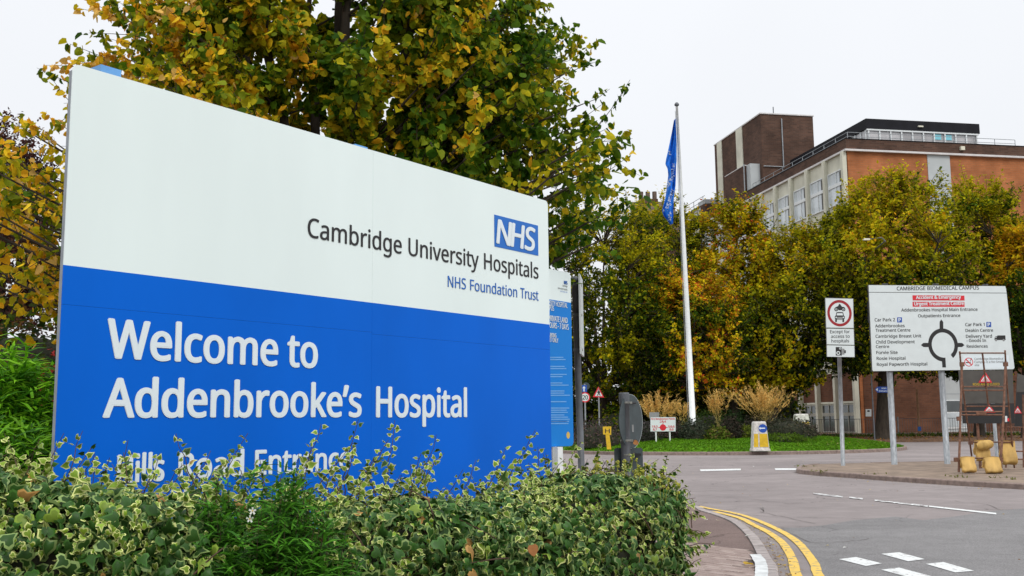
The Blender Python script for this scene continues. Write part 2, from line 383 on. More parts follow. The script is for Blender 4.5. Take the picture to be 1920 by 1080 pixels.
# rounded, folded tree leaf
def light_leaf(fold=.25, bend=-.15):
    v = [(0, 0, 0), (.34, -.06, fold * .34), (.47, .34, fold * .47 + bend * .1), (.30, .78, fold * .30 + bend * .5), (0, 1.02, bend)]
    v += [(-x, y, z) for x, y, z in v[1:4]]
    return v, [(0, 1, 2), (0, 2, 3, 4), (0, 6, 5), (0, 4, 7, 6)]
def round_leaf(fold=.25):
    o = [(0, 0), (.30, -.05), (.48, .2), (.44, .52), (.22, .84), (0, 1.02)]
    v = [(0, 0, 0), (0, .5, 0), (0, 1.02, -.08)]
    Rr = [(x, y, fold * x - .12 * y * y) for x, y in o[1:5]]; Ll = [(-x, y, z) for x, y, z in Rr]
    v += Rr + Ll
    return v, [(0, 1, 3), (3, 1, 4), (4, 1, 5), (5, 1, 6), (6, 1, 2), (0, 7, 1), (7, 8, 1), (8, 9, 1), (9, 10, 1), (10, 2, 1)]
# ivy leaf: cream rim round a green middle
def ivy_leaf(lobed=True):
    h = [(.0, .03), (.20, -.13), (.43, -.03), (.46, .30), (.22, .50)] if lobed else [(.0, .02), (.34, -.10), (.42, .34), (.16, .72)]
    out = h + [(0, 1.0)] + [(-x, y) for x, y in h[:0:-1]]
    c = (0, .34); n = len(out)
    z = lambda x, y: .55 * abs(x) ** 1.3 * (.4) - .5 * max(0, y - .3) ** 2 - .9 * x * x
    O = [(x, y, z(x, y)) for x, y in out]
    ii = [(c[0] + (x - c[0]) * .74, c[1] + (y - c[1]) * .74) for x, y in out]
    I = [(x, y, z(x, y)) for x, y in ii]
    v = O + I + I + [(c[0], c[1], .04)]
    f = [(i, (i + 1) % n, n + (i + 1) % n, n + i) for i in range(n)] + [(2 * n + i, 2 * n + (i + 1) % n, 3 * n) for i in range(n)]
    rim = np.array([1] * (2 * n) + [0] * (n + 1), float)
    return np.array(v), f, rim
BLADE = ([(-.5, 0, 0), (.5, 0, 0), (-.5, .5, .05), (.5, .5, .05), (0, 1, -.1)], [(0, 1, 3, 2), (2, 3, 4)])
DIAM = ([(0, 0, 0), (.33, .45, .06), (0, 1, -.05), (-.33, .45, .06)], [(0, 1, 2), (0, 2, 3)])

# ================================================================== THE GROUND
def smooth_poly(P, k=4):
    o = []
    for i in range(len(P) - 1):
        a = P[max(i - 1, 0)]; b = P[i]; c = P[i + 1]; d = P[min(i + 2, len(P) - 1)]
        for j in range(k):
            t = j / k
            o.append(.5 * ((2 * b) + (c - a) * t + (2 * a - 5 * b + 4 * c - d) * t * t + (3 * b - a - 3 * c + d) * t ** 3))
    o.append(P[-1]); return o
def ribbon(mb, P, wdt, z, m):
    P = [Vector((p[0], p[1], 0)) for p in P]; vs = []; fs = []
    for i, p in enumerate(P):
        d = (P[min(i + 1, len(P) - 1)] - P[max(i - 1, 0)]).normalized(); n = Vector((-d.y, d.x, 0)) * wdt / 2
        j = 1 + random.uniform(-.06, .06)
        vs += [(*(p + n * j)[:2], z), (*(p - n * j)[:2], z)]
        if i: fs.append((2 * i - 2, 2 * i - 1, 2 * i + 1, 2 * i))
    mb.add(vs, fs, m)

mb = MB(); mb.sheet([(-500, -200), (500, -200), (500, 900), (-500, 900)], -.03, MT['meadow']); mb.build('ground', kind='structure')
mb = MB(); mb.sheet([(-60, -30), (90, -30), (90, 61.2), (-60, 61.2)], 0, MT['asphalt']); mb.build('road', kind='structure')

# fresher asphalt
PATCH = [(1465, 990), (1500, 990), (1542, 986), (1600, 976), (1680, 969), (1731, 976), (1790, 969), (1845, 960), (1930, 953), (2100, 945), (2600, 1000), (2900, 1400), (1900, 2400), (1490, 2400), (1545, 1300), (1540, 1080), (1515, 1030)]
mb = MB(); mb.sheet([G(x, y)[:2] for x, y in PATCH], .004, MT['asphalt2']); mb.build('road_patch', kind='structure')
mb = MB()
for L in ([(1330, 957), (1365, 955), (1400, 953), (1430, 951), (1432, 959), (1425, 952)], [(1425, 960), (1470, 970), (1540, 985)], [(1290, 926), (1350, 932), (1420, 938), (1480, 945), (1520, 943), (1552, 939)],
          [(1480, 1000), (1520, 1018), (1580, 1017), (1640, 1010)], [(1290, 900), (1330, 905), (1360, 903)], [(1790, 940), (1850, 946), (1880, 958)], [(1600, 925), (1700, 922), (1800, 928)], [(1500, 905), (1550, 901), (1590, 903)],
          [(1330, 868), (1400, 870), (1480, 866)]):
    Q = []
    for i in range(len(L) - 1):
        for j in range(6):
            t = j / 6; Q.append(G(L[i][0] * (1 - t) + L[i + 1][0] * t, L[i][1] * (1 - t) + L[i + 1][1] * t + random.uniform(-.8, .8)))
    ribbon(mb, Q, .012, .0075, MT['crack'])
mb.build('road_crack', kind='structure')

# near footway, left of the yellow lines
KE = [(1280.6, 946.6), (1329, 957), (1363, 967), (1391, 979), (1415, 998), (1432, 1019), (1446, 1043), (1457.6, 1060), (1461, 1080)]
KZ = .07
kerb_out = [Vector((-40, 20, 0)), Vector((-14, 19.3, 0)), Vector((-4, 18.4, 0)), Vector((.5, 17.4, 0))] + [G(x, y, KZ) for x, y in KE] + [Vector((2.2, 8.4, 0)), Vector((1.93, 7, 0)), Vector((1.6, 4, 0)), Vector((1.5, -2, 0)), Vector((1.5, -20, 0))]
for p in kerb_out: p.z = 0
kerb_out = smooth_poly(kerb_out, 5)
def offset(P, d):
    o = []
    for i, p in enumerate(P):
        t = (P[min(i + 1, len(P) - 1)] - P[max(i - 1, 0)]).normalized(); o.append(p + Vector((-t.y, t.x, 0)) * d)
    return o
kerb_in = offset(kerb_out, -.13)
if (kerb_in[40] - Vector((0, 8, 0))).length > (kerb_out[40] - Vector((0, 8, 0))).length: kerb_in = offset(kerb_out, .13)
foot = put('footway', None, kind='structure')
mb = MB(); mb.sheet([p[:2] for p in kerb_in] + [(-40, -20)], KZ - .012, MT['asphalt3']); mb.build('asphalt_surface', foot)
# walk the kerb, one stone each .6 m
def resample(P, step):
    o = [P[0]]; acc = 0
    for i in range(1, len(P)):
        a, b = P[i - 1], P[i]; L = (b - a).length; 
        while acc + L >= step:
            t = (step - acc) / L; a = a.lerp(b, t); o.append(a.copy()); L = (b - a).length; acc = 0
        acc += L
    return o
def kerb_run(parent, P, inward, step, wdt, z0, z1, mats, ymin=None, closed=False, sub=3, gap=.006):
    S = resample(P, step / sub); n = 0
    for k in range(0, len(S) - sub, sub):
        seg = S[k:k + sub + 1]
        if ymin is not None and seg[0].y < ymin: continue
        if seg[0].x < -9 : continue
        vs = []; fs = []
        for i, p in enumerate(seg):
            q = S[max(k + i - 1, 0)]; r = S[min(k + i + 1, len(S) - 1)]
            t = (r - q).normalized(); nn = Vector((-t.y, t.x, 0)) * inward
            if i == 0: p = p + t * gap
            if i == sub: p = p - t * gap
            dz = random.uniform(-.003, .003) if i == 0 else dz
            a = p; b = p + nn * wdt
            vs += [(a.x, a.y, z0), (a.x, a.y, z1 - .02 + dz), *[(a.x + nn.x * .02, a.y + nn.y * .02, z1 + dz)], (b.x, b.y, z1 + dz), (b.x, b.y, z0)]
            if i: o = 5 * i; fs += [(o - 5 + j, o + j, o + j + 1, o - 4 + j) for j in range(4)]
        fs += [(4, 3, 2, 1, 0), tuple(5 * sub + j for j in range(5))]
        m = MB(); m.add(vs, fs, mats(seg[0]) if callable(mats) else mats); m.build('kerbstone', parent); n += 1
    return n
sgn = 1 if (offset(kerb_out, .13)[40] - kerb_in[40]).length < .05 else -1
kerb_run(foot, kerb_out, sgn, .6, .125, -.02, KZ + .004, MT['kerb2'], ymin=8.0)
# white stretch of edging
WP = [Vector((*G(x, y, KZ)[:2], 0)) for x, y in ((1416, 1041), (1425, 1054), (1428, 1067), (1427, 1085), (1421, 1110))]
mb = MB(); ribbon(mb, smooth_poly(WP, 6), .11, KZ + .010, MT['kerbwhite']); mb.build('white_edging', foot)
# block paving, every block by itself
P1 = G(1418, 1031, KZ); P0 = G(1255, 1014, KZ)
dx = (P1 - P0).normalized(); nx = Vector((dx.y, -dx.x, 0))
mbk = [MB() for _ in range(4)]
protos = []
for i in range(4):
    m = MB(); m.bev(-.0965, .0965, -.0455, .0455, -.05, .006 + i * .0016, MT['paver'] if i % 2 else MT['paver2'], .005)
    me = bpy.data.meshes.new('paving_block'); me.from_pydata(m.v, [], m.f); me.materials.append(m.mats[0]); protos.append(me)
kin = [(p.x, p.y) for p in kerb_in]
def kerb_x(y):
    for i in range(len(kerb_in) - 1):
        a, b = kerb_in[i], kerb_in[i + 1]
        if a.x > .5 and (a.y - y) * (b.y - y) <= 0 and a.y != b.y: return a.x + (b.x - a.x) * (y - a.y) / (b.y - a.y)
    return 2.0
mb = MB(); a_ = P0 + dx * -1.2; b__ = P1 + dx * .1
mb.sheet([a_[:2], b__[:2], (kerb_x(9.6) - .16, 9.6), (kerb_x(8.5) - .16, 8.5), (-2, 8.5)], KZ - .009, MT['sand']); mb.build('jointing_bed', foot)
nb = 0
for r_ in range(0, 34):
    for c_ in range(-3, 30):
        p = P0 + nx * (.06 + r_ * .1) + dx * (c_ * .2 + (.1 if r_ % 2 else 0))
        if p.y < 8.6 or p.x > kerb_x(p.y) - .085 or p.x < 1.25: continue
        if nb >= 298: break
        o = put('paving_block', protos[random.randrange(4)], foot); o.location = (p.x, p.y, KZ - .008 + random.uniform(-.003, .003))
        o.rotation_euler = (random.uniform(-.01, .01), 0, math.atan2(dx.y, dx.x) + random.uniform(-.012, .012)); nb += 1

# yellow double lines
YI = [(1340, 960), (1387, 972), (1411, 984), (1439, 998), (1463, 1015), (1476.6, 1032), (1487, 1053), (1494, 1080)]
YO = [(1310, 950), (1334, 955), (1373, 962), (1408, 972), (1442, 986), (1473, 1001.6), (1497, 1019), (1514, 1039), (1528, 1060), (1535, 1080)]
for L, ex in ((YI, (2.27, 8)), (YO, (2.47, 8))):
    P = [G(x, y) for x, y in L] + [Vector((ex[0], ex[1], 0)), Vector((ex[0] - .38, 5, 0)), Vector((ex[0] - .5, 0, 0))]
    mb = MB(); ribbon(mb, smooth_poly(P, 5), .092, .009, MT['yline']); mb.build('yellow_line', kind='structure')
def quadmark(L, m, z=.009): 
    mb = MB(); mb.sheet([G(x, y)[:2] for x, y in L], z, m); mb.build('white_road_marking', kind='structure')
for L in ([(1573, 1050), (1605.5, 1046), (1653.6, 1058), (1624, 1063)], [(1652, 1040), (1686, 1037), (1734, 1050), (1703, 1054)], [(1736, 1059), (1769, 1055.5), (1826.5, 1072), (1791, 1075)], [(1652, 1070), (1686, 1066), (1746, 1082), (1712, 1086)],
          [(1735, 1093), (1775, 1088), (1835, 1104), (1795, 1110)], [(1312, 880.8), (1389, 879.2), (1389, 882.2), (1314, 884)], [(1452.5, 878.6), (1494, 878.6), (1493, 881.8), (1454, 881.8)]):
    quadmark(L, MT['wline'])
quadmark([(1796, 905.5), (1960, 916), (1960, 920.5), (1796, 909.5)], MT['wline'])
for a, b, m in ((1525, 1580, 'wlineworn'), (1592, 1618, 'wlineworn'), (1640, 1740, 'wlineworn'), (1742, 1868, 'wline')):
    f = lambda x: 926 + (x - 1525) * .111
    quadmark([(a, f(a) - 1.2), (b, f(b) - 1.4), (b, f(b) + 1.6), (a, f(a) + 1.2)], MT[m])

# splitter island with its kerb
isl = put('traffic_island', None, kind='structure')
IE = [(1530, 869.5), (1506, 872), (1494, 876.5), (1497, 880), (1531, 883.5), (1600, 888), (1669, 893), (1741, 897.5), (1817, 902), (1906, 906.5), (2050, 914), (2250, 922)]
ie = smooth_poly([Vector((*G(x, y, .11)[:2], 0)) for x, y in IE], 4)
back = [Vector((*G(x, y, .11)[:2], 0)) for x, y in ((2250, 850), (1920, 861), (1750, 865), (1620, 867.5))]
ring = ie + back
cx = sum(p.x for p in ring) / len(ring); cy = sum(p.y for p in ring) / len(ring)
ins = offset(ie, .12)
if sum((p - Vector((cx, cy, 0))).length for p in ins) > sum((p - Vector((cx, cy, 0))).length for p in ie): ins = offset(ie, -.12); isg = -1
else: isg = 1
mb = MB(); mb.sheet([p[:2] for p in ins + back], .105, MT['soil']); mb.build('island_surface', isl)
kerb_run(isl, ie, isg, .915, .125, -.02, .115, MT['kerb'])
kerb_run(isl, back, isg, .915, .125, -.02, .115, MT['kerb'])
# weeds
tufts = []
for (x, y) in ((1500, 874), (1512, 875), (1527, 884), (1545, 884.5), (1788, 893), (1804, 895), (1872, 896), (1896, 899), (1640, 889)):
    p = G(x, y, .11)
    for i in range(7): tufts.append((p.x + random.gauss(0, .09), p.y + random.gauss(0, .1), .11))
tufts = np.array(tufts); n = len(tufts)
scatter('weeds', *BLADE, tufts, RNG.normal(size=(n, 3)), np.c_[RNG.normal(0, .5, (n, 2)), np.ones(n)], np.c_[np.full(n, .02), RNG.uniform(.02, .06, n), np.full(n, 1)], np.tile((.15, .17, .02), (n, 1)), MT['blade'], kind='stuff')

# roundabout
RC, RR = Vector((9.85, 50.2, 0)), 8.6
rb = put('roundabout', None, kind='structure')
circ = [RC + Vector((RR * math.cos(t), RR * math.sin(t), 0)) for t in [2 * math.pi * i / 300 for i in range(301)]]
kerb_run(rb, circ, 1, .915, .13, -.02, .14, MT['kerb'])
def mound(r): return .12 + .62 * max(0, 1 - (r / (RR - .13)) ** 2) ** .8
mb = MB(); vs = [(RC.x, RC.y, mound(0))]; fs = []
NR, NA = 14, 96
for i in range(1, NR + 1):
    r_ = (RR - .13) * i / NR
    for j in range(NA):
        t = 2 * math.pi * j / NA; vs.append((RC.x + r_ * math.cos(t), RC.y + r_ * math.sin(t), mound(r_)))
for j in range(NA):
    fs.append((0, 1 + j, 1 + (j + 1) % NA))
    for i in range(NR - 1): a = 1 + i * NA; fs.append((a + j, a + NA + j, a + NA + (j + 1) % NA, a + (j + 1) % NA))
mb.add(vs, fs, MT['grass']); mb.build('grass_mound', rb, smooth=True)
n = 14000; ang = RNG.uniform(math.pi, 2 * math.pi, n); rr = (RR - .15) * np.sqrt(RNG.uniform(.3, 1, n))
P = np.c_[RC.x + rr * np.cos(ang), RC.y + rr * np.sin(ang), [mound(a) - .01 for a in rr]]
c = np.array((.075, .20, .006)) * RNG.uniform(.6, 1.5, (n, 1)) + RNG.uniform(0, .03, (n, 1)) * np.array((1, .6, 0))
scatter('grass', *BLADE, P, np.c_[RNG.normal(0, 1, (n, 2)), np.zeros(n)], np.c_[RNG.normal(0, .35, (n, 2)), np.ones(n)], np.c_[RNG.uniform(.015, .03, n), RNG.uniform(.04, .09, n), np.ones(n)], c, MT['blade'], kind='stuff')

# verge beyond the road
mb = MB()
mb.add([(-60, 61.2, -.02), (90, 61.2, -.02), (90, 61.2, .1), (-60, 61.2, .1), (90, 62.2, .13), (-60, 62.2, .13), (90, 72, .3), (-60, 72, .3), (90, 140, .3), (-60, 140, .3)], [(0, 1, 2, 3), (3, 2, 4, 5), (5, 4, 6, 7), (7, 6, 8, 9)], MT['litter'])
mb.build('verge', kind='structure')
n = 5000; P = np.c_[RNG.uniform(8, 50, n), RNG.uniform(61.3, 71, n), np.zeros(n)]; P[:, 2] = np.where(P[:, 1] < 62.2, .115, .13 + (P[:, 1] - 62.2) / 9.8 * .17)
cc = np.array([(.42, .24, .05), (.25, .10, .04), (.14, .08, .03), (.36, .17, .05)])[RNG.integers(0, 4, n)]
scatter('leaf_litter', *DIAM, P, np.c_[RNG.normal(0, .5, (n, 2)), np.ones(n)], RNG.normal(size=(n, 3)), RNG.uniform(.1, .2, n), cc, MT['farleaf'], kind='stuff')
n = 3000; P = np.c_[RNG.uniform(8, 50, n), RNG.uniform(67, 71, n), np.full(n, .2)]
scatter('verge_grass', *BLADE, P, np.c_[RNG.normal(0, 1, (n, 2)), np.zeros(n)], np.c_[RNG.normal(0, .3, (n, 2)), np.ones(n)], np.c_[RNG.uniform(.05, .1, n), RNG.uniform(.1, .35, n), np.ones(n)], np.tile((.06, .1, .012), (n, 1)) * RNG.uniform(.5, 1.5, (n, 1)), MT['blade'], kind='stuff')

# ================================================================== WELCOME SIGN
TH = R(36.6)
SL = A(118, 497, 5.07); LOCS = Vector((SL.x, SL.y, 0)); RZ = R(90) - TH
ws = thing('welcome_sign', 'large white and blue hospital welcome sign behind the ivy hedge', 'sign', LOCS, RZ)
B = Board(ws, LOCS, RZ)
uL = B.uv(118, 497)[0]; uR = B.uv(1029.5, 612)[0]; zT = B.uv(136, 119)[1]; zB = B.uv(120, 497)[1]; zBot = .62
uS = B.uv(695.5, 700)[0]; zS = B.uv(695, 623)[1]
print('sign', uL, uR, zT, zB, uS, zS, 'R', B.uv(1027, 385), B.uv(1029, 612))
g = .0012; ra = .035
def spanel(x0, x1, z0, z1, cols, corner=None):
    """cols: (z limit, material) strips from the bottom up"""
    m = MB(); zz = z0
    for zt, mt in cols:
        zt = min(zt, z1)
        if corner == 'L' and zt == z1:
            poly = [(x0, zz), (x1, zz), (x1, zt)] + [(x0 + ra + ra * math.cos(R(a)), zt - ra + ra * math.sin(R(a))) for a in (90, 112, 135, 158, 180)]
        elif corner == 'R' and zt == z1:
            poly = [(x0, zz), (x1, zz)] + [(x1 - ra + ra * math.cos(R(a)), zt - ra + ra * math.sin(R(a))) for a in (0, 22, 45, 68, 90)] + [(x0, zt)]
        else: poly = [(x0, zz), (x1, zz), (x1, zt), (x0, zt)]
        m.ysolid(poly, -.006, 0, mt); zz = zt
    return m.build('panel', ws)
spanel(uL, uS - g / 2, zS + g, zT, [(zB, MT['blue']), (9, MT['white'])], 'L')
spanel(uS + g / 2, uR, zS - .012 + g, zT, [(zB, MT['blue']), (9, MT['white'])], 'R')
spanel(uL, uS - g / 2, zBot, zS, [(9, MT['blue'])])
spanel(uS + g / 2, uR, zBot, zS - .012, [(9, MT['blue'])])
m = MB(); m.ysolid([(uL + .002, zBot + .002), (uR - .002, zBot + .002), (uR - .002, zT - ra), (uR - ra, zT - .002), (uL + ra, zT - .002), (uL + .002, zT - ra)], .001, .03, MT['edge']); m.build('backing_frame', ws)
for a, b, py in ((195, 243, 135), (672, 698, 280), (970, 992, 372)):
    u0 = B.uv(a, py)[0]; u1 = B.uv(b, py)[0]; zc = .5 * (B.uv(a + 8, {195: 128, 672: 274.5, 970: 366.5}[a])[1] + B.uv(b, {195: 131, 672: 277, 970: 368}[a])[1])
    u1 = u0 + .13 if u1 - u0 > .13 else u1
    m = MB(); m.box(u0, u0 + .12, .032, .15, 0, zc + .01, MT['paleblue']); m.build('post', ws)
yl = -.0075
B.text('Welcome to', (197, 670), (594.3, 689), (197, 598), yl, MT['letter'], .026); B.flush('lettering')
B.text("Addenbrooke’s", (190, 781.7), (676.5, 781.6), (190, 709.6), yl, MT['letter'], .026); B.flush('lettering')
B.text('Hospital', (703, 781.4), (874.4, 781.2), (703, 725.6), yl, MT['letter'], .026); B.flush('lettering')
zh = B.uv(475, 890)[1]; hh = B.uv(475, 845)[1] - zh
for t, a, b in (('Hills', 217, 307), ('Road', 332, 456), ('Entrance', 475.5, 655)):
    B.textl(t, B.uv(a, 890)[0], B.uv(b, 880)[0], zh, hh, yl, MT['letter'], .026); B.flush('lettering')
for t, a, b in (('Cambridge', 574.7, 751.7), ('University', 764.3, 896), ('Hospitals', 906, 1007.5)):
    z0 = B.uv(575, 444)[1]; B.textl(t, B.uv(a, 470)[0], B.uv(b, 470)[0], z0, B.uv(575, 408)[1] - z0, yl, MT['ink'], .010); B.flush('lettering')
z0 = B.uv(837.7, 537.7)[1]; h = B.uv(837.7, 517)[1] - z0
for t, a, b in (('NHS', 838, 872), ('Foundation', 880, 968), ('Trust', 974, 1007.8)): B.textl(t, B.uv(a, 540)[0], B.uv(b, 540)[0], z0, h, yl, MT['inkblue'], .005); B.flush('lettering')
lu0 = B.uv(925.4, 430)[0]; lu1 = B.uv(1007.3, 430)[0]; lz0 = B.uv(925.5, 462.2)[1]; lz1 = B.uv(925.5, 402.5)[1]
B.mb.ysolid([(lu0, lz0), (lu1, lz0), (lu1, lz1), (lu0, lz1)], yl - .001, yl, MT['nhsblue'])
H = lz1 - lz0; W_ = lu1 - lu0
for t, a, b in (('N', .03, .345), ('H', .345, .64), ('S', .66, .90)):
    B.textl(t, lu0 + a * W_, lu0 + b * W_, lz0 + .13 * H, .73 * H, yl - .003, MT['letter'], .030, shear=.13)
B.flush('logo')

# second blue sign behind it
TH2 = TH; l2 = A(1070, 600, 10.4); RZ2 = RZ
loc2 = Vector((l2.x - math.cos(RZ2) * 2.3, l2.y - math.sin(RZ2) * 2.3, 0))
cs = thing('car_park_notice', 'tall blue and white parking conditions notice seen past the welcome sign edge', 'sign', loc2, RZ2)
C2 = Board(cs, loc2, RZ2)
ur = C2.uv(1070, 560)[0]; zt = C2.uv(1069, 512)[1]; zb = C2.uv(1073, 836)[1]; zm = C2.uv(1069, 567.5)[1]
m = MB(); m.ysolid(round_rect(0, ur, zb, zt, .05), 0, .025, MT['edge']); m.build('backing_frame', cs)
pts = round_rect(0, ur, zb, zt, .05); lo = [p for p in pts if p[1] < zm]; hi = [p for p in pts if p[1] > zm]
m = MB(); m.ysolid([(ur, zm)] + hi[:] + [(0, zm)], -.004, -.0005, MT['white']); m.ysolid([(0, zm)] + lo + [(ur, zm)], -.004, -.0005, MT['blue2']); m.build('face', cs)
def rt(txt, xr, y, ytop, m, bold=0, hang=None, wd=None):
    v = C2.uv(xr, y)[1]; h = C2.uv(xr, ytop)[1] - v; u1 = C2.uv(xr, y)[0]
    vs, _ = glyphs(txt); k = h / caph(); wdt = (max(a[0] for a in vs) - min(a[0] for a in vs)) * k * (wd or .66)
    C2.textl(txt, u1 - wdt, u1, v, h, -.006, m, bold)
rt('NHS', 1063, 534, 527.5, MT['inkblue'], .02); rt('Cambridge', 1063, 539, 535.5, MT['ink']); rt('University Hospitals', 1063, 545, 541.3, MT['ink']); rt('NHS Foundation Trust', 1063, 549.5, 547, MT['inkblue'])
rt('CAMBRIDGE UNIVERSITY HOSPITAL', 1063, 577.5, 568.5, MT['letter'], .012); rt('BIOMEDICAL CAMPUS', 1037.5, 583, 573.8, MT['letter'], .012)
rt('THIS IS PRIVATE LAND', 1063, 606, 596, MT['letter'], .014); rt('OPEN 24 HOURS - 7 DAYS', 1065, 618.5, 608.5, MT['letter'], .014)
rt('PARKING', 1042, 633, 625.5, MT['letter'], .012); rt('PERMIT ONLY', 1045.5, 642.5, 634.5, MT['letter'], .012)
rb_ = random.Random(3)
for y, n_ in ((668, 2), (685, 2), (700, 2), (716, 2), (731, 3), (751, 1), (763, 3), (776, 4), (788, 2)):
    for i in range(n_):
        x1 = 1060 + rb_.uniform(-8, 6) + (y - 668) * .03
        C2.poly([(1020, y + i * 4 + 3.2), (x1, y + i * 4 + 3.0), (x1, y + i * 4 + 1.2), (1020, y + i * 4 + 1.2)], -.0055, MT['paleblue'])
C2.disc((1064.5, 816), 3.2, -.0055, MT['stain'], 20, ry=6.5); C2.flush('lettering')
m = MB()
pu = C2.uv(1040, 850)[0]
m.box(pu - .05, pu + .04, -.07, -.01, 0.05, zb - .003, MT['whitepost']); m.build('post', cs)
m = MB(); m.box(ur - .35, ur - .25, .03, .12, .05, zt - .2, MT['whitepost']); m.build('post', cs)
m = MB(); m.box(.25, .35, .03, .12, .05, zt - .2, MT['whitepost']); m.build('post', cs)

# edge-on sign on grey pole
p0 = A(1084, 700, 13)
ps = thing('side_on_road_sign', 'tall grey pole carrying a road sign seen exactly edge-on beside the blue notice', 'road sign', (p0.x, p0.y, 0.06))
zt = A(1081, 519, 13).z
m = MB(); lean = .0
m.tube([(.03, 0, 0), (-.018, 0, zt - .12)], .043, MT['greypost'], 14); m.lathe([(.046, zt - .13), (.048, zt - .08), (.03, zt - .055)], MT['greypost'], 14, (-.018, 0, 0)); m.build('pole', ps, smooth=True)
za = A(1092, 517, 13).z - .06; zb_ = A(1094, 665, 13).z - .06
m = MB(); yy = R(78)
def slab(mb_, cx, cy, wd, z0, z1, th, ang, mt, mt2):
    c, s = math.cos(ang), math.sin(ang); a = Vector((c, s, 0)) * wd / 2; n_ = Vector((-s, c, 0)) * th / 2; o = Vector((cx, cy, 0))
    q = [o - a - n_, o + a - n_, o + a + n_, o - a + n_]; mb_.prism(q, z0, z1, mt)
slab(m, .062, .12, .62, zb_, za, .022, R(83), MT['signwhite'], None); m.build('sign_plate', ps)
for z in (zt - .17, (za + zb_) / 2, zb_ + .06):
    m = MB(); m.lathe([(.05, z - .018), (.052, z), (.05, z + .018)], MT['greypost'], 14, (-.012 + .03 * (1 - z / zt), 0, 0)); m.box(.03, .065, -.03, .04, z - .015, z + .015, MT['steel']); m.build('clamp', ps)

# grey keep-left sign seen from behind
p0 = A(1176, 900, 11.5)
ks = thing('keep_left_sign_back', 'short thick grey pole with round and square sign backs above the hedge', 'road sign', (p0.x, p0.y, .06))
zt = A(1174, 736, 11.5).z - .06
m = MB(); m.tube([(0, 0, 0), (-.012, 0, zt - .1)], .054, MT['greypost'], 20); m.build('pole', ks, smooth=True); m = MB(); m.lathe([(.059, zt - .11), (.059, zt - .012), (.052, zt)], MT['greypost'], 20, (-.012, 0, 0)); m.build('cap', ks)
zc = A(1187, 790, 11.5).z - .06; ax = Vector((math.cos(R(62)), math.sin(R(62)), 0)); 
def tilted_disc(mb_, c, r, th, ang, mt, n=48):
    a = Vector((math.cos(ang), math.sin(ang), 0)); nn = Vector((-a.y, a.x, 0)) * th / 2
    P_ = [c + a * r * math.cos(2 * math.pi * i / n) + Vector((0, 0, 1)) * r * math.sin(2 * math.pi * i / n) for i in range(n)]
    mb_.add([p - nn for p in P_] + [p + nn for p in P_], [tuple(range(n)), tuple(range(n, 2 * n))[::-1]] + [(i, n + i, n + (i + 1) % n, (i + 1) % n) for i in range(n)], mt)
m = MB(); tilted_disc(m, Vector((.065, .075, zc)), .30, .006, R(58), MT['greysign']); m.build('round_plate', ks)
m = MB(); tilted_disc(m, Vector((.067, .079, zc)), .302, .005, R(58), MT['signwhite']); m.build('round_plate_rim', ks)
z1 = A(1185, 840, 11.5).z - .06; z0 = A(1185, 880, 11.5).z - .06
rp = round_rect(-.165, .165, z0 - .1, z1, .03); sa, ca = math.sin(R(10)), math.cos(R(10))
m = MB(); n = len(rp)
m.add([(.03 + x * ca, .075 + x * sa, z) for x, z in rp] + [(.03 + x * ca, .081 + x * sa, z) for x, z in rp], [tuple(range(n)), tuple(range(n, 2 * n))[::-1]] + [(i, n + i, n + (i + 1) % n, (i + 1) % n) for i in range(n)], MT['greysign']); m.build('square_plate', ks)
for z in (A(1185, 755, 11.5).z - .06, A(1185, 826, 11.5).z - .06):
    m = MB(); m.lathe([(.058, z - .012), (.060, z), (.058, z + .012)], MT['steel'], 18, (-.008, 0, 0)); m.box(.04, .075, -.02, .04, z - .012, z + .012, MT['steel'])
    m.tube([(.03, .02, z), (.13, .13, z)], .012, MT['black'], 6); m.build('clamp', ks)
z = A(1185, 853, 11.5).z - .06
m = MB(); m.lathe([(.057, z - .012), (.059, z), (.057, z + .012)], MT['steel'], 18); m.box(-.12, .17, .06, .074, z - .014, z + .014, MT['black']); m.build('clamp', ks)
m = MB(); m.box(.075, .095, .067, .0695, 1.22, 1.30, MT['grey']); m.build('sticker', ks)

# ================================================================== CAMPUS DIRECTION BOARD
YB = 29.3
cl = A(1627, 869, YB); cb = thing('campus_direction_board', 'wide white campus direction board with roundabout diagram on three grey posts', 'sign', (cl.x, YB, 0))
K = Board(cb, (cl.x, YB, 0), 0)
edge = [(1627.5, 534), (1885, 536), (1886.5, 541), (1888, 552), (1891, 580), (1894, 610), (1897, 645), (1902.5, 690), (1900, 693), (1636, 696.5), (1634.5, 694)]
q = [K.uv(*p) for p in edge]
m = MB(); m.ysolid(q[::-1], 0, .04, MT['cover']); m.build('backing_frame', cb)
cxx = sum(p[0] for p in q) / len(q); czz = sum(p[1] for p in q) / len(q)
q2 = [(cxx + (a - cxx) * .994, czz + (b - czz) * .992) for a, b in q]
m = MB(); m.ysolid(q2[::-1], -.004, -.001, MT['signwhite']); m.build('face', cb)
def line(B_, x0, y0, x1, y1, th, y, m):
    B_.poly([(x0, y0 + th / 2), (x1, y1 + th / 2), (x1, y1 - th / 2), (x0, y0 - th / 2)], y, m)
s5 = lambda x, y: (1620 + x / 5.4, 520 + y / 5.4)
line(K, 1628, 548, 1888, 549.5, .9, -.006, MT['ink'])
def KT(t, xl, xr, base, top, m=MT['ink'], bold=.004, y=-.006):
    L = s5(xl, base); Q = s5(xr, base); K.text(t, L, Q, s5(xl, top), y, m, bold)
KT('CAMBRIDGE BIOMEDICAL CAMPUS', 332, 1165, 132, 95, bold=.014)
for a, b, t in ((182, 234, 'Accident & Emergency'), (247, 298, 'Urgent Treatment Centre')):
    K.poly([s5(492, b), s5(1018, b + 1), s5(1015, a + 3), s5(490, a)], -.0065, MT['redbright'])
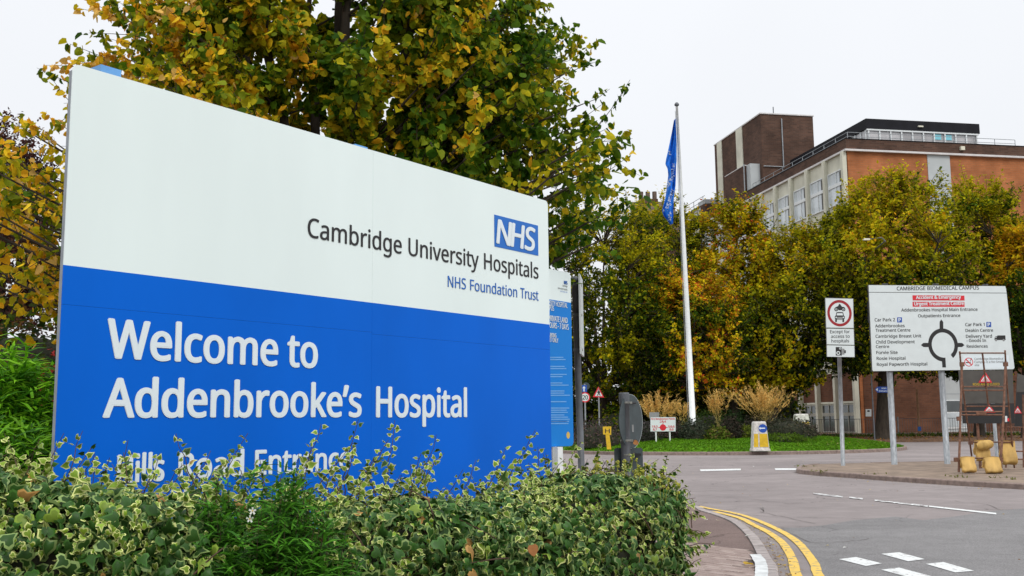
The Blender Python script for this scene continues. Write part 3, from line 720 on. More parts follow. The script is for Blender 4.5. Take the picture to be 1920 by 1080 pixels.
KT('Accident & Emergency', 525, 982, 220, 188, MT['letter'], .03, -.009); KT('Urgent Treatment Centre', 507, 1010, 285, 252, MT['letter'], .03, -.009)
for t, a, b, ba, to in (('Addenbrookes Hospital Main Entrance', 377, 1150, 347, 316), ('Outpatients Entrance', 547, 975, 405, 375), ('Car Park 2', 108, 315, 447, 415),
                        ('Addenbrookes', 112, 412, 507, 477), ('Treatment Centre', 117, 470, 552, 522), ('Cambridge Breast Unit', 117, 580, 612, 582), ('Child Development', 120, 515, 671, 640),
                        ('Centre', 120, 256, 716, 687), ('Forvie Site', 125, 341, 777, 746), ('Rosie Hospital', 128, 420, 836, 806), ('Royal Papworth Hospital', 130, 641, 897, 866),
                        ('Car Park 1', 1025, 1222, 494, 463), ('Deakin Centre', 1028, 1307, 553, 523), ('Delivery Yard', 1032, 1296, 613, 582), ('- Goods In', 1037, 1235, 655, 625), ('Residences', 1040, 1253, 713, 684)):
    KT(t, a, b, ba, to, bold=.014)
for x0, y0 in ((335, 405), (1238, 452)):
    K.poly([s5(x0, y0 + 52), s5(x0 + 49, y0 + 52), s5(x0 + 49, y0), s5(x0, y0)], -.006, MT['signblue']); KT('P', x0 + 13, x0 + 38, y0 + 44, y0 + 9, MT['letter'], .03, -.008)
K.flush('lettering')
# roundabout diagram
c = s5(800, 685); K.disc(c, 27.9, -.0062, MT['ink'], 60, rin=21.2, a0=-52, a1=270 - 3, ry=31.0)
K.poly([s5(765, 530), s5(803, 530), s5(801, 452), s5(781, 425), s5(765, 452)][::1], -.0066, MT['ink'])
K.poly([s5(652, 706), s5(652, 664), s5(602, 664), s5(575, 685), s5(602, 706)], -.0066, MT['ink'])
K.poly([s5(944, 664), s5(944, 706), s5(992, 706), s5(1017, 686), s5(992, 664)], -.0066, MT['ink'])
K.poly([s5(793, 912), s5(829, 912), s5(823, 813), s5(786, 816)], -.0070, MT['ink'])
K.poly([s5(886, 768), s5(890, 800), s5(915, 800), s5(933, 775), s5(912, 755)], -.0066, MT['ink'])
K.flush('roundabout_diagram')
K.poly([s5(1350, 635), s5(1433, 635), s5(1430, 588), s5(1350, 588)], -.006, MT['ink']); K.poly([s5(1320, 635), s5(1350, 635), s5(1350, 596), s5(1330, 597), s5(1322, 612)], -.0062, MT['ink'])
K.disc(s5(1336, 636), 2.2, -.0066, MT['grey'], 14); K.disc(s5(1413, 636), 2.2, -.0066, MT['grey'], 14); K.poly([s5(1327, 612), s5(1340, 612), s5(1340, 601), s5(1333, 602)], -.0066, MT['signwhite']); K.flush('lorry_pictogram')
K.poly([s5(1005, 925), s5(1470, 925), s5(1465, 790), s5(1003, 790)], -.0055, MT['letter'])
K.disc(s5(1060, 858), 8.3, -.0068, MT['redbright'], 36, rin=6.9); K.poly([s5(1030, 868), s5(1080, 868), s5(1080, 858), s5(1030, 858)], -.0062, MT['ink'])
K.poly([s5(1024, 830), s5(1032, 822), s5(1094, 886), s5(1087, 894)], -.0072, MT['redbright'])
for i in range(5): K.disc(s5(1075 + 3 * i, 848 - 7 * i), .9, -.006, MT['grey'], 8)
KT('Cambridge Biomedical', 1117, 1410, 836, 815, MT['grey'], .004, -.007); KT('Campus is a No Smoking', 1118, 1452, 868, 846, MT['grey'], .004, -.007); KT('site', 1120, 1166, 898, 878, MT['grey'], .004, -.007)
K.flush('no_smoking_panel')
for x0, y0, x1, y1, Yp, wd in ((1659, 532, 1677, 869.5, YB + .13, .16), (1754, 532, 1776.5, 869.5, YB + .13, .16), (1847, 533, 1872, 857, YB + .13, .16)):
    a = A(x0, y0, Yp); b = A(x1, y1, Yp)
    if x0 > 1800: b = Vector((b.x, b.y, .1))
    m = MB(); m.tube([(b.x - cl.x, .13, max(.05, min(b.z, .11)) - .05), (a.x - cl.x, .13, a.z)], .082, MT['galv'], 16); m.build('post', cb, smooth=True)
for zz in (2.9, 4.6):
    m = MB(); m.box(q[0][0] + .1, q[1][0] - .1, .042, .052, zz, zz + .06, MT['galv']); m.build('rail', cb)

# motor vehicle restriction sign
YN = 29.0; nl = A(1582, 868, YN)
ns = thing('no_vehicles_sign', 'narrow stacked white sign with red ring showing motorcycle and car on grey post', 'road sign', (nl.x, YN, .09))
N_ = Board(ns, (nl.x, YN, .09), 0)
s7 = lambda x, y: (1540 + x / 7.2, 550 + y / 7.2)
m = MB(); a = A(1575, 664, YN); m.tube([(0, .07, -.05), (a.x - nl.x, .07, a.z)], .058, MT['galv'], 14); m.build('post', ns, smooth=True)
for c4 in ([(50, 60), (432, 70), (440, 474), (62, 468)], [(64, 474), (440, 481), (448, 699), (70, 692)], [(70, 699), (449, 706), (453, 863), (73, 857)]):
    q = [N_.uv(*s7(*p)) for p in c4][::-1]; cx_ = sum(p[0] for p in q) / 4; cz_ = sum(p[1] for p in q) / 4
    m = MB(); m.ysolid(q, 0, .012, MT['grey']); m.ysolid([(cx_ + (a_ - cx_) * .965, cz_ + (b_ - cz_) * .965) for a_, b_ in q], -.003, -.0005, MT['signwhite']); m.build('sign_plate', ns)
N_.disc(s7(245, 268), 22.9, -.0045, MT['red'], 60, rin=18.2, ry=24.8); N_.flush('red_ring')
for x in (200, 298): N_.disc(s7(x, 216), 3.6, -.005, MT['ink'], 20, rin=1.9)
for x in (200, 298): N_.disc(s7(x, 216), 1.1, -.005, MT['ink'], 12)
N_.poly([s7(185, 190), s7(212, 178), s7(228, 170), s7(238, 145), s7(248, 142), s7(262, 158), s7(278, 180), s7(310, 186), s7(322, 205), s7(285, 200), s7(270, 228), s7(232, 228), s7(222, 200)][::-1], -.0056, MT['ink']); N_.flush('motorcycle_pictogram')
N_.poly([s7(183, 345), s7(315, 345), s7(316, 312), s7(303, 300), s7(296, 262), s7(284, 253), s7(212, 253), s7(200, 262), s7(194, 300), s7(181, 312)][::-1], -.005, MT['ink'])
N_.poly([s7(204, 298), s7(292, 298), s7(286, 268), s7(210, 268)], -.0056, MT['signwhite']); N_.poly([s7(212, 358), s7(285, 358), s7(285, 318), s7(212, 318)], -.0062, MT['grey'])
for x in (200, 297): N_.disc(s7(x, 325), 1.4, -.0058, MT['signwhite'], 12); N_.poly([s7(x - 13, 388), s7(x + 10, 388), s7(x + 10, 340), s7(x - 13, 340)], -.0052, MT['ink'])
N_.flush('car_pictogram')
for t, a, b, y0 in (('Except for', 118, 385, 540), ('access to', 130, 383, 602), ('hospitals', 137, 375, 664)): N_.text(t, s7(a, y0), s7(b, y0), s7(a, y0 - 42), -.0045, MT['ink'], .008)
N_.flush('lettering')
N_.poly([s7(195, 840), s7(277, 840), s7(275, 725), s7(193, 725)], -.0045, MT['ink']); N_.disc(s7(228, 806), 3.6, -.005, MT['signwhite'], 20, rin=1.9); N_.disc(s7(254, 744), 2.0, -.005, MT['signwhite'], 16, rin=1.0)
N_.poly([s7(280, 828), s7(312, 826), s7(312, 750), s7(280, 745)], -.0045, MT['grey']); N_.poly([s7(310, 808), s7(330, 808), s7(330, 768), s7(310, 768)], -.005, MT['ink']); N_.flush('camera_pictogram')

# ================================================================== RUSTY TRESTLES WITH SANDBAGS AND COVERED SIGNS
def tri_sticker(Bd, cx, cy, w_, h_, y):
    Bd.poly([(cx - w_ / 2, cy + h_ / 2), (cx + w_ / 2, cy + h_ / 2), (cx, cy - h_ / 2)], y, MT['redbright'])
    Bd.poly([(cx - w_ * .33, cy + h_ * .38), (cx + w_ * .33, cy + h_ * .38), (cx, cy - h_ * .26)], y - .003, MT['signwhite'])
    for i in range(3): Bd.poly([(cx - w_ * (.10 + .07 * i), cy + h_ * (.08 + .1 * i) + .8), (cx + w_ * (.10 + .07 * i), cy + h_ * (.08 + .1 * i) + .8), (cx + w_ * (.10 + .07 * i), cy + h_ * (.08 + .1 * i)), (cx - w_ * (.10 + .07 * i), cy + h_ * (.08 + .1 * i))], y - .006, MT['redbright'])
YF, YR, YT = 24.2, 25.9, 25.0
f0 = A(1798, 885, YF)
tr = thing('sign_trestle', 'rusty tubular trestle weighted with ochre sandbags', 'trestle', (f0.x, YF, .105))
def T(px, py, Y): p = A(px, py, Y); return p - Vector((f0.x, YF, .105))
def yf(py): return YF + (YT - YF) * (885 - py) / (885 - 660)
def yr(py): return YR + (YT - YR) * (870 - py) / (870 - 660)
r_ = .021
def part_tube(name, pts, rad=r_, sm=True):
    m = MB(); m.tube(pts, rad, MT['rust'], 10); m.build(name, tr, smooth=False)
part_tube('leg', [T(1797.7, 885, YF), T(1801, 775, yf(775)), T(1803.7, 683, yf(683))], .026); part_tube('leg', [T(1874.7, 888, YF), T(1881, 790, yf(790)), T(1885.5, 682, yf(682))], .028)
part_tube('leg', [T(1821.8, 855, YR), T(1806, 734, yr(734)), T(1799.4, 659, YT)]); part_tube('leg', [T(1902, 877, YR), T(1888, 720, yr(720)), T(1884.4, 657, YT)])
part_tube('brace', [T(1842, 662, YT), T(1853, 760, yr(760) - .05)])
for a, b, y, fn in ((1800, 1885, 662, yf), (1803, 1883, 732, yf), (1799, 1882, 772, yf), (1799, 1881, 778, yf), (1791, 1877, 859, yf), (1807, 1889, 725, yr), (1812, 1893, 762, yr), (1819, 1900, 829, yr)):
    part_tube('crossbar', [T(a, y, fn(y)), T(b, y, fn(y))], .018)
m = MB(); p = T(1839, 775, yf(775)); m.box(p.x - .12, p.x + .12, p.y - .03, p.y - .01, p.z - .035, p.z + .035, MT['rust']); m.build('name_plate', tr)
for px, py, fn in ((1793, 862, yf), (1876, 862, yf), (1798, 785, yf), (1803.7, 683, yf), (1885.5, 683, yf), (1820, 830, yr)):
    m = MB(); p = T(px, py, fn(py)); m.box(p.x - .045, p.x + .045, p.y - .04, p.y + .04, p.z - .05, p.z + .05, MT['rust']); m.build('coupler', tr)
def sandbag(label, pc, w_, h_, Y, roll=False, seed=0):
    rg = random.Random(seed)
    top = A(pc[0], pc[1] - h_ / 2, Y); W = w_ / 1920 * Y; Hh = h_ / 1920 * Y
    t = thing('sandbag', label, 'sandbag', (top.x, Y, top.z), 0, 'ochre sandbags hung on the trestle')
    def drape(y_out, hh, mtw, sd):
        m = MB(); nu, nv = 24, 24; vs = []
        for j in range(nv + 1):
            s = j / nv
            th_ = (.018 + .105 * s ** 1.3) * (1 if s < .8 else math.sqrt(max(.0, 1 - ((s - .8) / .2) ** 2)) * .9 + .1) * W / .42
            wx = W / 2 * (.90 + .10 * s) * (1 if s < .9 else .97 - .5 * (s - .9))
            for i in range(nu):
                a = 2 * math.pi * i / nu; c_, s_ = math.cos(a), math.sin(a)
                ex = math.copysign(abs(c_) ** .38, c_); ey = math.copysign(abs(s_) ** .75, s_)
                cr = 1 - .34 * abs(math.sin(5 * ex + 3 * s + sd)) ** 3 * s - .22 * abs(math.sin(3.5 * ex - 6 * s + sd * 2)) ** 4 * s + .12 * math.sin(2.3 * ex + sd)
                vs.append((ex * wx * mtw + .008 * math.sin(s * 11 + sd), y_out * (.02 + th_ * .9) + ey * th_ * cr, .03 * (1 - s) * (1 - .5 * ex * ex) - s * hh + .012 * math.sin(ex * 5 + sd) * s))
        m.add(vs, [(j * nu + i, j * nu + (i + 1) % nu, (j + 1) * nu + (i + 1) % nu, (j + 1) * nu + i) for j in range(nv) for i in range(nu)] + [tuple(range(nu)), tuple(range(nv * nu, nv * nu + nu))[::-1]], MT['tarp'])
        return m
    drape(-1, Hh, 1, seed).build('bag', t, smooth=True)
    drape(1, Hh * .7, .9, seed + 2).build('bag_back_half', t, smooth=True)
    if roll:
        m = MB(); vs = []
        for j in range(17):
            s = j / 16; rr_ = .125 * (max(0, math.sin(math.pi * (s * .94 + .03))) ** .42)
            for i in range(16):
                a = 2 * math.pi * i / 16; vs.append(((s - .45) * W * 1.15, -.15 + rr_ * .8 * math.cos(a) * (1 + .08 * math.sin(5 * a + s * 7)), -.12 + rr_ * math.sin(a) * (1 + .07 * math.sin(9 * s)) + .05 * s))
        m.add(vs, [(j * 16 + i, j * 16 + (i + 1) % 16, (j + 1) * 16 + (i + 1) % 16, (j + 1) * 16 + i) for j in range(16) for i in range(16)] + [tuple(range(16)), tuple(range(256, 272))[::-1]], MT['tarp']); m.build('rolled_top', t, smooth=True)
sandbag('crumpled small ochre sandbag on the front bar beside the outer trestle leg', (1813, 871.5), 27, 27, YF - .02, seed=1)
sandbag('square ochre sandbag on the front bar reaching the ground', (1858, 872.5), 32, 29, YF - .02, seed=4)
sandbag('ochre sandbag with a thick rolled top on the rear bar', (1839, 845), 27, 36, YR - .1, True, seed=2)
sandbag('tall narrow ochre sandbag hanging from the rear bar end', (1888, 849), 28, 42, YR - .1, seed=7)
# covered boards
def cboard(label, corners, split, Y, trs, name='covered_sign'):
    c0 = A(*corners[3], Y); t = thing(name, label, 'sign', (c0.x, Y, 0)); b = Board(t, (c0.x, Y, 0), 0)
    q = [b.uv(*p) for p in corners]; zs = b.uv(corners[0][0], split)[1]
    k = (q[0][1] - zs) / (q[0][1] - q[3][1]); xl = q[0][0] + (q[3][0] - q[0][0]) * k; xr = q[1][0] + (q[2][0] - q[1][0]) * k
    m = MB(); m.ysolid([(xl, zs), (xr, zs), q[1], q[0]], 0, .03, MT['cover']); m.build('upper_board', t)
    m = MB(); m.ysolid([q[3], q[2], (xr, zs - .005), (xl, zs - .005)], -.012, .03, MT['black']); m.build('lower_board', t)
    for tt in trs: tri_sticker(b, *tt, -.016); b.flush('warning_triangle')
    m = MB(); z_ = q[3][1]
    for fx in (.3, .7): m.box(q[3][0] + (q[2][0] - q[3][0]) * fx - .03, q[3][0] + (q[2][0] - q[3][0]) * fx + .03, .05, .09, .09, q[0][1] - .2, MT['rust'])
    m.build('support', t); return t, b
t, b = cboard('dull grey board above a black strip with red warning triangles behind the trestle', [(1797.7, 695), (1899, 694), (1902.4, 794), (1806, 794)], 757, 26.6, [(1847, 707.5, 26, 20), (1854, 766, 24, 16)])
b.textl('ROAD AHEAD CLOSED', b.uv(1824, 720)[0], b.uv(1874, 720)[0], b.uv(1824, 723)[1], b.uv(1824, 718.5)[1] - b.uv(1824, 723)[1], -.003, MT['yellowp'], .01); b.flush('lettering')
b.disc((1890.5, 787), 2.6, -.015, MT['redbright'], 20, ry=3.2); b.poly([(1884, 791), (1888, 791), (1888, 780), (1884, 780)], -.015, MT['signwhite']); b.flush('sticker')
t, b = cboard('black board standing beyond the sandbag trestle, mostly cut off', [(1908, 700), (2010, 735), (2012, 800), (1903, 800)], 735, 27.4, [(1907.5, 768, 16, 14)])
t2 = thing('far_trestle', 'rusty trestle standing next to the one holding sandbags', 'trestle', (0, 0, 0))
for a, b_, y in ((1884, 2010, 801), (1895, 2010, 846), (1895, 2010, 861)):
    m = MB(); m.tube([A(a, y, 26.9), A(b_, y + 1, 26.9)], .018, MT['rust'], 8); m.build('crossbar', t2)
for a, b_ in ((1886, 1885), (1919, 1918), (2008, 2000)):
    m = MB(); m.tube([Vector((*A(a, 874, 26.9)[:2], .1)), A(b_, 740, 26.9)], .022, MT['rust'], 8); m.build('leg', t2)

# ================================================================== ROUNDABOUT FURNITURE
# bollards
def bollard(px, pyb, pyt, Y, label):
    b0 = A(px, pyb, Y); top = A(px, pyt, Y).z; s = Y / 1920; zb = b0.z
    t = thing('traffic_bollard', label, 'bollard', (b0.x, Y, zb), 0, 'bollards on the roundabout'); H = top - zb
    m = MB(); hw, tw = 15 * s, 11.5 * s
    def sq(z, w_, d): return [(-w_, -d, z), (w_, -d, z), (w_, d, z), (-w_, d, z)]
    L = [(0, hw + .03), (.07, hw + .03), (.10, hw), (H * .94, tw), (H, tw * .85)]
    vs = []
    for z, w_ in L: vs += sq(z, w_, w_ * .75)
    m.add(vs, [(4 * i + j, 4 * i + (j + 1) % 4, 4 * i + 4 + (j + 1) % 4, 4 * i + 4 + j) for i in range(4) for j in range(4)] + [(3, 2, 1, 0), (16, 17, 18, 19)], MT['bollardwhite']); m.build('shell', t)
    wz = lambda z: hw + (tw - hw) * (z - .1) / (H * .94 - .1)
    m = MB(); z0, z1 = .16, H * .58
    m.add([(-wz(z0) * .18, -wz(z0) * .75 - .006, z0), (wz(z0) * .93, -wz(z0) * .75 - .006, z0), (wz(z1) * .93, -wz(z1) * .75 - .006, z1), (-wz(z1) * .18, -wz(z1) * .75 - .006, z1)], [(0, 1, 2, 3)], MT['yellowp'])
    m.add([(-wz(z0) * .93, -wz(z0) * .75 - .006, z0), (-wz(z0) * .36, -wz(z0) * .75 - .006, z0), (-wz(z1) * .36, -wz(z1) * .75 - .006, z1), (-wz(z1) * .93, -wz(z1) * .75 - .006, z1)], [(0, 1, 2, 3)], MT['yellowp']); m.build('yellow_panel', t)
    return t, H, wz
t, H, wz = bollard(1425, 845.5, 790, 41.6, 'white and yellow bollard with blue arrow disc at the roundabout kerb')
bb = Board(t, A(1425, 845.5, 41.6), 0)
cz_ = H * .76; yb_ = -wz(cz_) * .75 - .012
bb.disc((.1, cz_), .17, yb_, MT['signblue'], 32, px=False); 
bb.poly([(.0, cz_ - .012), (-.0, cz_ - .055), (-.05, cz_ + .01), (.0, cz_ + .07), (.0, cz_ + .03), (.19, cz_ + .03), (.19, cz_ - .012)], yb_ - .004, MT['letter'], px=False); bb.flush('arrow_disc')
bollard(1503.5, 812, 776, 53.5, 'white and yellow bollard half hidden behind the dark roundabout shrub')
# fire rendezvous board
Yv = 45.5
def board_thing(name, label, L, Rt, Tp, Bt, Y, base, post_px, mface=MT['signwhite'], pr=.03):
    z0 = A(L, base, Y).z; a = A(L, Bt, Y); t = thing(name, label, 'sign', (a.x, Y, z0)); b = Board(t, (a.x, Y, z0), 0)
    q = [b.uv(L, Bt), b.uv(Rt, Bt), b.uv(Rt, Tp), b.uv(L, Tp)]
    m = MB(); m.ysolid(q, 0, .03, MT['grey']); m.ysolid([(q[0][0] + .01, q[0][1] + .01), (q[1][0] - .01, q[1][1] + .01), (q[2][0] - .01, q[2][1] - .01), (q[3][0] + .01, q[3][1] - .01)], -.004, -.0005, mface); m.build('face', t)
    for x in post_px:
        u = b.uv(x, Bt)[0]; m = MB(); m.tube([(u, .05, -.15), (u, .05, q[0][1] + .2)], pr, MT['whitepost'], 8); m.build('post', t)
    return t, b
t, b = board_thing('fire_rendezvous_sign', 'small white sign with red disc and numbers standing on the roundabout grass', 1219.3, 1267, 782, 809.2, Yv, 826, (1230, 1256), pr=.035)
b.text('Fire Rendezvous Points', (1221, 787.3), (1265.5, 787.5), (1221, 783.7), -.006, MT['redbright'], .02)
b.text('2&4', (1237, 792.5), (1249, 792.5), (1237, 788.5), -.006, MT['redbright'], .02); b.text('1&3', (1222, 801.8), (1233, 801.8), (1222, 797.8), -.006, MT['redbright'], .02); b.text('&7', (1224, 807.2), (1232, 807.2), (1224, 803.2), -.006, MT['redbright'], .02)
b.text('5&6', (1253, 801.8), (1265, 801.8), (1253, 797.8), -.006, MT['redbright'], .02); b.text('&8', (1255, 807.2), (1263, 807.2), (1255, 803.2), -.006, MT['redbright'], .02)
b.disc((1243, 801.5), 6, -.006, MT['redbright'], 30); b.poly([(1234, 802.2), (1252, 802.2), (1252, 801), (1234, 801)], -.007, MT['redbright']); b.poly([(1242.3, 800), (1243.8, 800), (1243.8, 793.5), (1242.3, 793.5)], -.007, MT['redbright']); b.flush('lettering')
t, b = board_thing('grey_info_plate', 'plain small grey plate just behind the fire rendezvous sign', 1217.5, 1236, 773, 784, 46.6, 826, (1227,), MT['grey'])
# hydrant marker
Yh = 43.6; p0 = A(1142, 838, Yh); t = thing('hydrant_marker', 'yellow hydrant marker post with black H on the grass', 'hydrant sign', (p0.x, Yh, p0.z)); b = Board(t, p0, 0)
q = [b.uv(1131, 814.5), b.uv(1146, 815.5), b.uv(1146, 799.5), b.uv(1130.5, 800)]
m = MB(); m.ysolid(q, 0, .1, MT['yellowp']); m.build('plate', t)
m = MB(); u = b.uv(1140, 820)[0]; zq = q[0][1] + .02; m.add([(u - .10, .005, zq), (u + .06, .005, zq), (u + .06, .095, zq), (u - .10, .095, zq), (u - .05, 0, -.1), (u + .13, 0, -.1), (u + .13, .1, -.1), (u - .05, .1, -.1)], [(0, 1, 2, 3), (4, 5, 6, 7), (0, 4, 5, 1), (1, 5, 6, 2), (2, 6, 7, 3), (3, 7, 4, 0)], MT['yellowp']); m.build('post', t)
b.text('H', (1134.5, 812), (1143.5, 812), (1134.5, 804), -.004, MT['ink'], .01); b.flush('lettering')

# flagpole and flag
YP = 46.5; pt = A(1269, 200, YP); pb = A(1299, 790, YP); zb0 = .6
dirp = (pt - pb); pbase = pb + dirp * ((zb0 - pb.z) / dirp.z)
fp = thing('flagpole', 'tall white flagpole rising from the roundabout planting', 'flagpole', pbase)
dp = pt - pbase
m = MB(); m.tube([dp * s for s in (0, .33, .66, 1)], [.14, .115, .085, .055], MT['whitepost'], 18); m.build('pole', fp, smooth=True)
m = MB(); m.lathe([(.03, .0), (.11, .06), (.11, .12), (.05, .2)], MT['greypost'], 14, dp); m.build('finial', fp, smooth=True)
m = MB(); m.tube([dp * .01 + Vector((-.22, -.1, 0)), dp * .985 + Vector((-.09, -.05, 0))], .012, MT['grey'], 5); m.build('halyard', fp)
rows = [(225, 1263.5, 1266.5), (245, 1259.5, 1267), (270, 1254.5, 1267.5), (290, 1250, 1268), (302, 1247, 1268.2), (311, 1246, 1267), (318, 1250.5, 1266.5), (330, 1252.5, 1266), (350, 1251, 1265.8), (372, 1247.5, 1263.5), (388, 1243, 1262.5), (396, 1240.8, 1262), (404, 1243.5, 1261.8), (412, 1250, 1261.3), (421, 1256, 1261)]
fl0 = A(1266, 225, YP); fl = thing('flag', 'blue flag with white writing hanging limp from the flagpole', 'flag', fl0)
def fdepth(s, y): return .16 * math.sin(s * 7.5 + y * .035) * (.35 + .65 * s) + .07 * math.sin(s * 17 - y * .08)
vs = []; nu = 26; ny = 60
def edges(y):
    for i in range(len(rows) - 1):
        if rows[i][0] <= y <= rows[i + 1][0]:
            t_ = (y - rows[i][0]) / (rows[i + 1][0] - rows[i][0]); return rows[i][1] + (rows[i + 1][1] - rows[i][1]) * t_, rows[i][2] + (rows[i + 1][2] - rows[i][2]) * t_
    return rows[-1][1:]
def fpoint(s, y, off=0):
    a, b_ = edges(y); p = A(a * s + b_ * (1 - s), y, YP) - fl0; return Vector((p.x, fdepth(s, y) - .1 - off, p.z))
for j in range(ny + 1):
    y = 225 + 196 * j / ny
    for i in range(nu + 1): vs.append(fpoint(i / nu, y))
fs = [(j * (nu + 1) + i, j * (nu + 1) + i + 1, (j + 1) * (nu + 1) + i + 1, (j + 1) * (nu + 1) + i) for j in range(ny) for i in range(nu)]
m = MB(); m.add(vs, fs, MT['flagblue']); cloth = m.build('cloth', fl, smooth=True)
# writing bent with the cloth
m = MB()
for txt, cx_, cy_, sz, ang in (('nt', 1253, 292, 11, 10), ('Together', 1263, 325, 8, 84), ('Safe', 1256, 345, 7, 80), ('Together', 1257, 378, 10, 72), ('Safe', 1257.5, 408, 8, 80)):
    g_, f_ = glyphs(txt); k = sz / caph() * .75; mxw = max(v[0] for v in g_) / 2; ca_, sa_ = math.cos(R(ang)), math.sin(R(ang)); vv = []
    for x, y in g_:
        X = (x - mxw) * k; Y_ = y * k; px = cx_ + X * ca_ - Y_ * sa_; py = cy_ - (X * sa_ + Y_ * ca_); py = min(420, max(226, py)); a, b_ = edges(py); s = (px - b_) / (a - b_); s = min(.97, max(.03, s)); vv.append(fpoint(s, py, .035))
    m.add(vv, f_, MT['letter'])
m.build('lettering', fl)

# small road signs beyond the roundabout
def pole_sign(name, label, px, pyb, pyt, Y): 
    p = A(px, pyt, Y); t = thing(name, label, 'road sign', (p.x, Y, .1)); m = MB(); m.tube([(0, .04, 0), (0, .04, p.z - .1)], .045, MT['galv'], 8); m.build('post', t); return t, Board(t, (p.x, Y, .1), 0)
t, b = pole_sign('pedestrian_warning_sign', 'red-bordered triangle sign with walking figure in front of dark trees', 1122.5, 775, 727, 62)
m = MB(); q = [b.uv(1111.5, 744.5), b.uv(1133, 745.5), b.uv(1122, 724.5)]; m.ysolid(q, 0, .02, MT['redbright']); m.build('sign_plate', t)
b.poly([(1115.5, 742.3), (1129.5, 742.8), (1122.2, 729)], -.003, MT['signwhite']); b.disc((1122.5, 731.5), 1.1, -.006, MT['ink'], 12)
b.poly([(1121.5, 737), (1119, 742), (1120.5, 742), (1122.5, 738.5), (1125, 742), (1126, 741.3), (1124, 737), (1125.5, 736), (1124, 733), (1121, 733), (1119.5, 736)], -.006, MT['ink']); b.flush('walking_figure')
t, b = pole_sign('speed_limit_sign', 'round 20 speed sign under a small blue arrow plate on one pole', 1096.5, 775, 720, 60)
b.disc((1097, 745), 9.5, -.004, MT['redbright'], 32, ry=9.5); b.disc((1097, 745), 7.3, -.008, MT['signwhite'], 32); b.text('20', (1092, 749), (1102.5, 749), (1092, 741.3), -.012, MT['ink'], .02); b.flush('speed_disc')
b.poly([(1089, 735), (1100.5, 735), (1100.5, 722), (1089, 722)], -.004, MT['signblue']); b.poly([(1094, 734), (1096, 734), (1096, 728), (1098, 728), (1095, 724), (1092, 728), (1094, 728)], -.009, MT['letter']); b.flush('arrow_plate')
b.disc((1099, 724), 7, .05, MT['greysign'], 24); b.flush('grey_disc')
t, b = pole_sign('blue_direction_sign', 'small blue pointed direction sign by the thick tree trunk', 1667, 800, 724, 62.5)
b.poly([(1640.5, 730), (1645, 736), (1668, 736), (1668, 725), (1645, 725)], -.004, MT['signblue']); b.text('Main', (1653, 729.3), (1662, 729.3), (1653, 726.5), -.008, MT['letter'], .02); b.text('Entrance', (1648, 734.5), (1666, 734.5), (1648, 731.5), -.008, MT['letter'], .02); b.poly([(1642, 730.5), (1645.5, 733.5), (1645.5, 727.5)], -.008, MT['letter']); b.flush('arrow_plate')
b.poly([(1664, 744), (1669, 744), (1669, 738), (1664, 738)], -.004, MT['yellowp']); b.flush('yellow_plate')
t, b = board_thing('camera_notice', 'small white notice with camera symbol on the brown brick wall', 1623, 1634, 767, 781, 78, 781, ())
b.poly([(1625.5, 772), (1630, 772.5), (1631.5, 770), (1627, 768.5)], -.006, MT['ink']); b.flush('camera_pictogram')
# slim timber post with small label near railings
p = A(1724, 815, 69.5); t = thing('timber_post', 'slim timber pole with a small purple label in front of the railings', 'post', (p.x, 69.5, .2))
m = MB(); m.tube([(0, 0, 0), (0, 0, A(1720, 735, 69.5).z)], .08, pm('pale_timber', (.36, .2, .11), .8, .2, 6), 8); m.build('pole', t)
m = MB(); m.box(-.12, .1, -.11, -.09, A(1724, 808, 69.5).z - .2, A(1724, 800, 69.5).z - .2, MT['inkblue']); m.build('label_plate', t)

# railings
def railing(label, x0, x1, Y, z0, h, sp, name='railings', posts=2.9):
    t = thing(name, label, 'railings', (x0, Y, z0)); L = x1 - x0
    mbp = MB(); mbp.box(-.009, .009, -.009, .009, 0.08, h, MT['greypost']); me = bpy.data.meshes.new('bar'); me.from_pydata(mbp.v, [], mbp.f); me.materials.append(MT['greypost'])
    k = 0; x = .1
    while x < L and k < 290: o = put('bar', me, t); o.location = (x, 0, 0); x += sp; k += 1
    for zz in (h - .03, .1): m = MB(); m.box(0, L, -.02, .02, zz, zz + .035, MT['greypost']); m.build('rail', t)
    x = 0
    while x <= L: m = MB(); m.tube([(x, -.05, 0), (x, -.05, h + .12)], .05, MT['galv'], 8); m.build('post', t); x += posts
railing('grey bar railings between the road verge and the brick building', A(1520, 800, 70).x, A(1990, 800, 70).x, 70, .27, 1.12, .17, posts=5.9)
railing('dark bar railings beyond the small road signs', A(1020, 790, 66).x, A(1215, 790, 66).x, 66, .2, 1.15, .17, posts=3.4)

# ================================================================== BUILDINGS
C0 = Vector((26.95, 80, 0)); AZ = math.atan2(.189, .982)
bd = thing('hospital_building', 'large brick hospital block with dark parapet and glazed penthouse behind the trees', 'building', C0, AZ); bd.scale = (1, 1, 1.016)
m = MB()
m.box(.02, 45, .0, 60, 0, 22.3, MT['brick']); m.build('wall', bd)
m = MB(); m.box(-.12, 45.1, -.12, 60.1, 22.46, 23.3, MT['brickdark']); m.build('parapet', bd)
m = MB(); m.box(-.28, 45.2, -.28, 60.2, 22.303, 22.457, MT['stone']); m.build('cornice', bd)
m = MB(); m.box(-.16, 45.15, -.16, 60.15, 23.302, 23.36, MT['dark']); m.build('coping', bd)
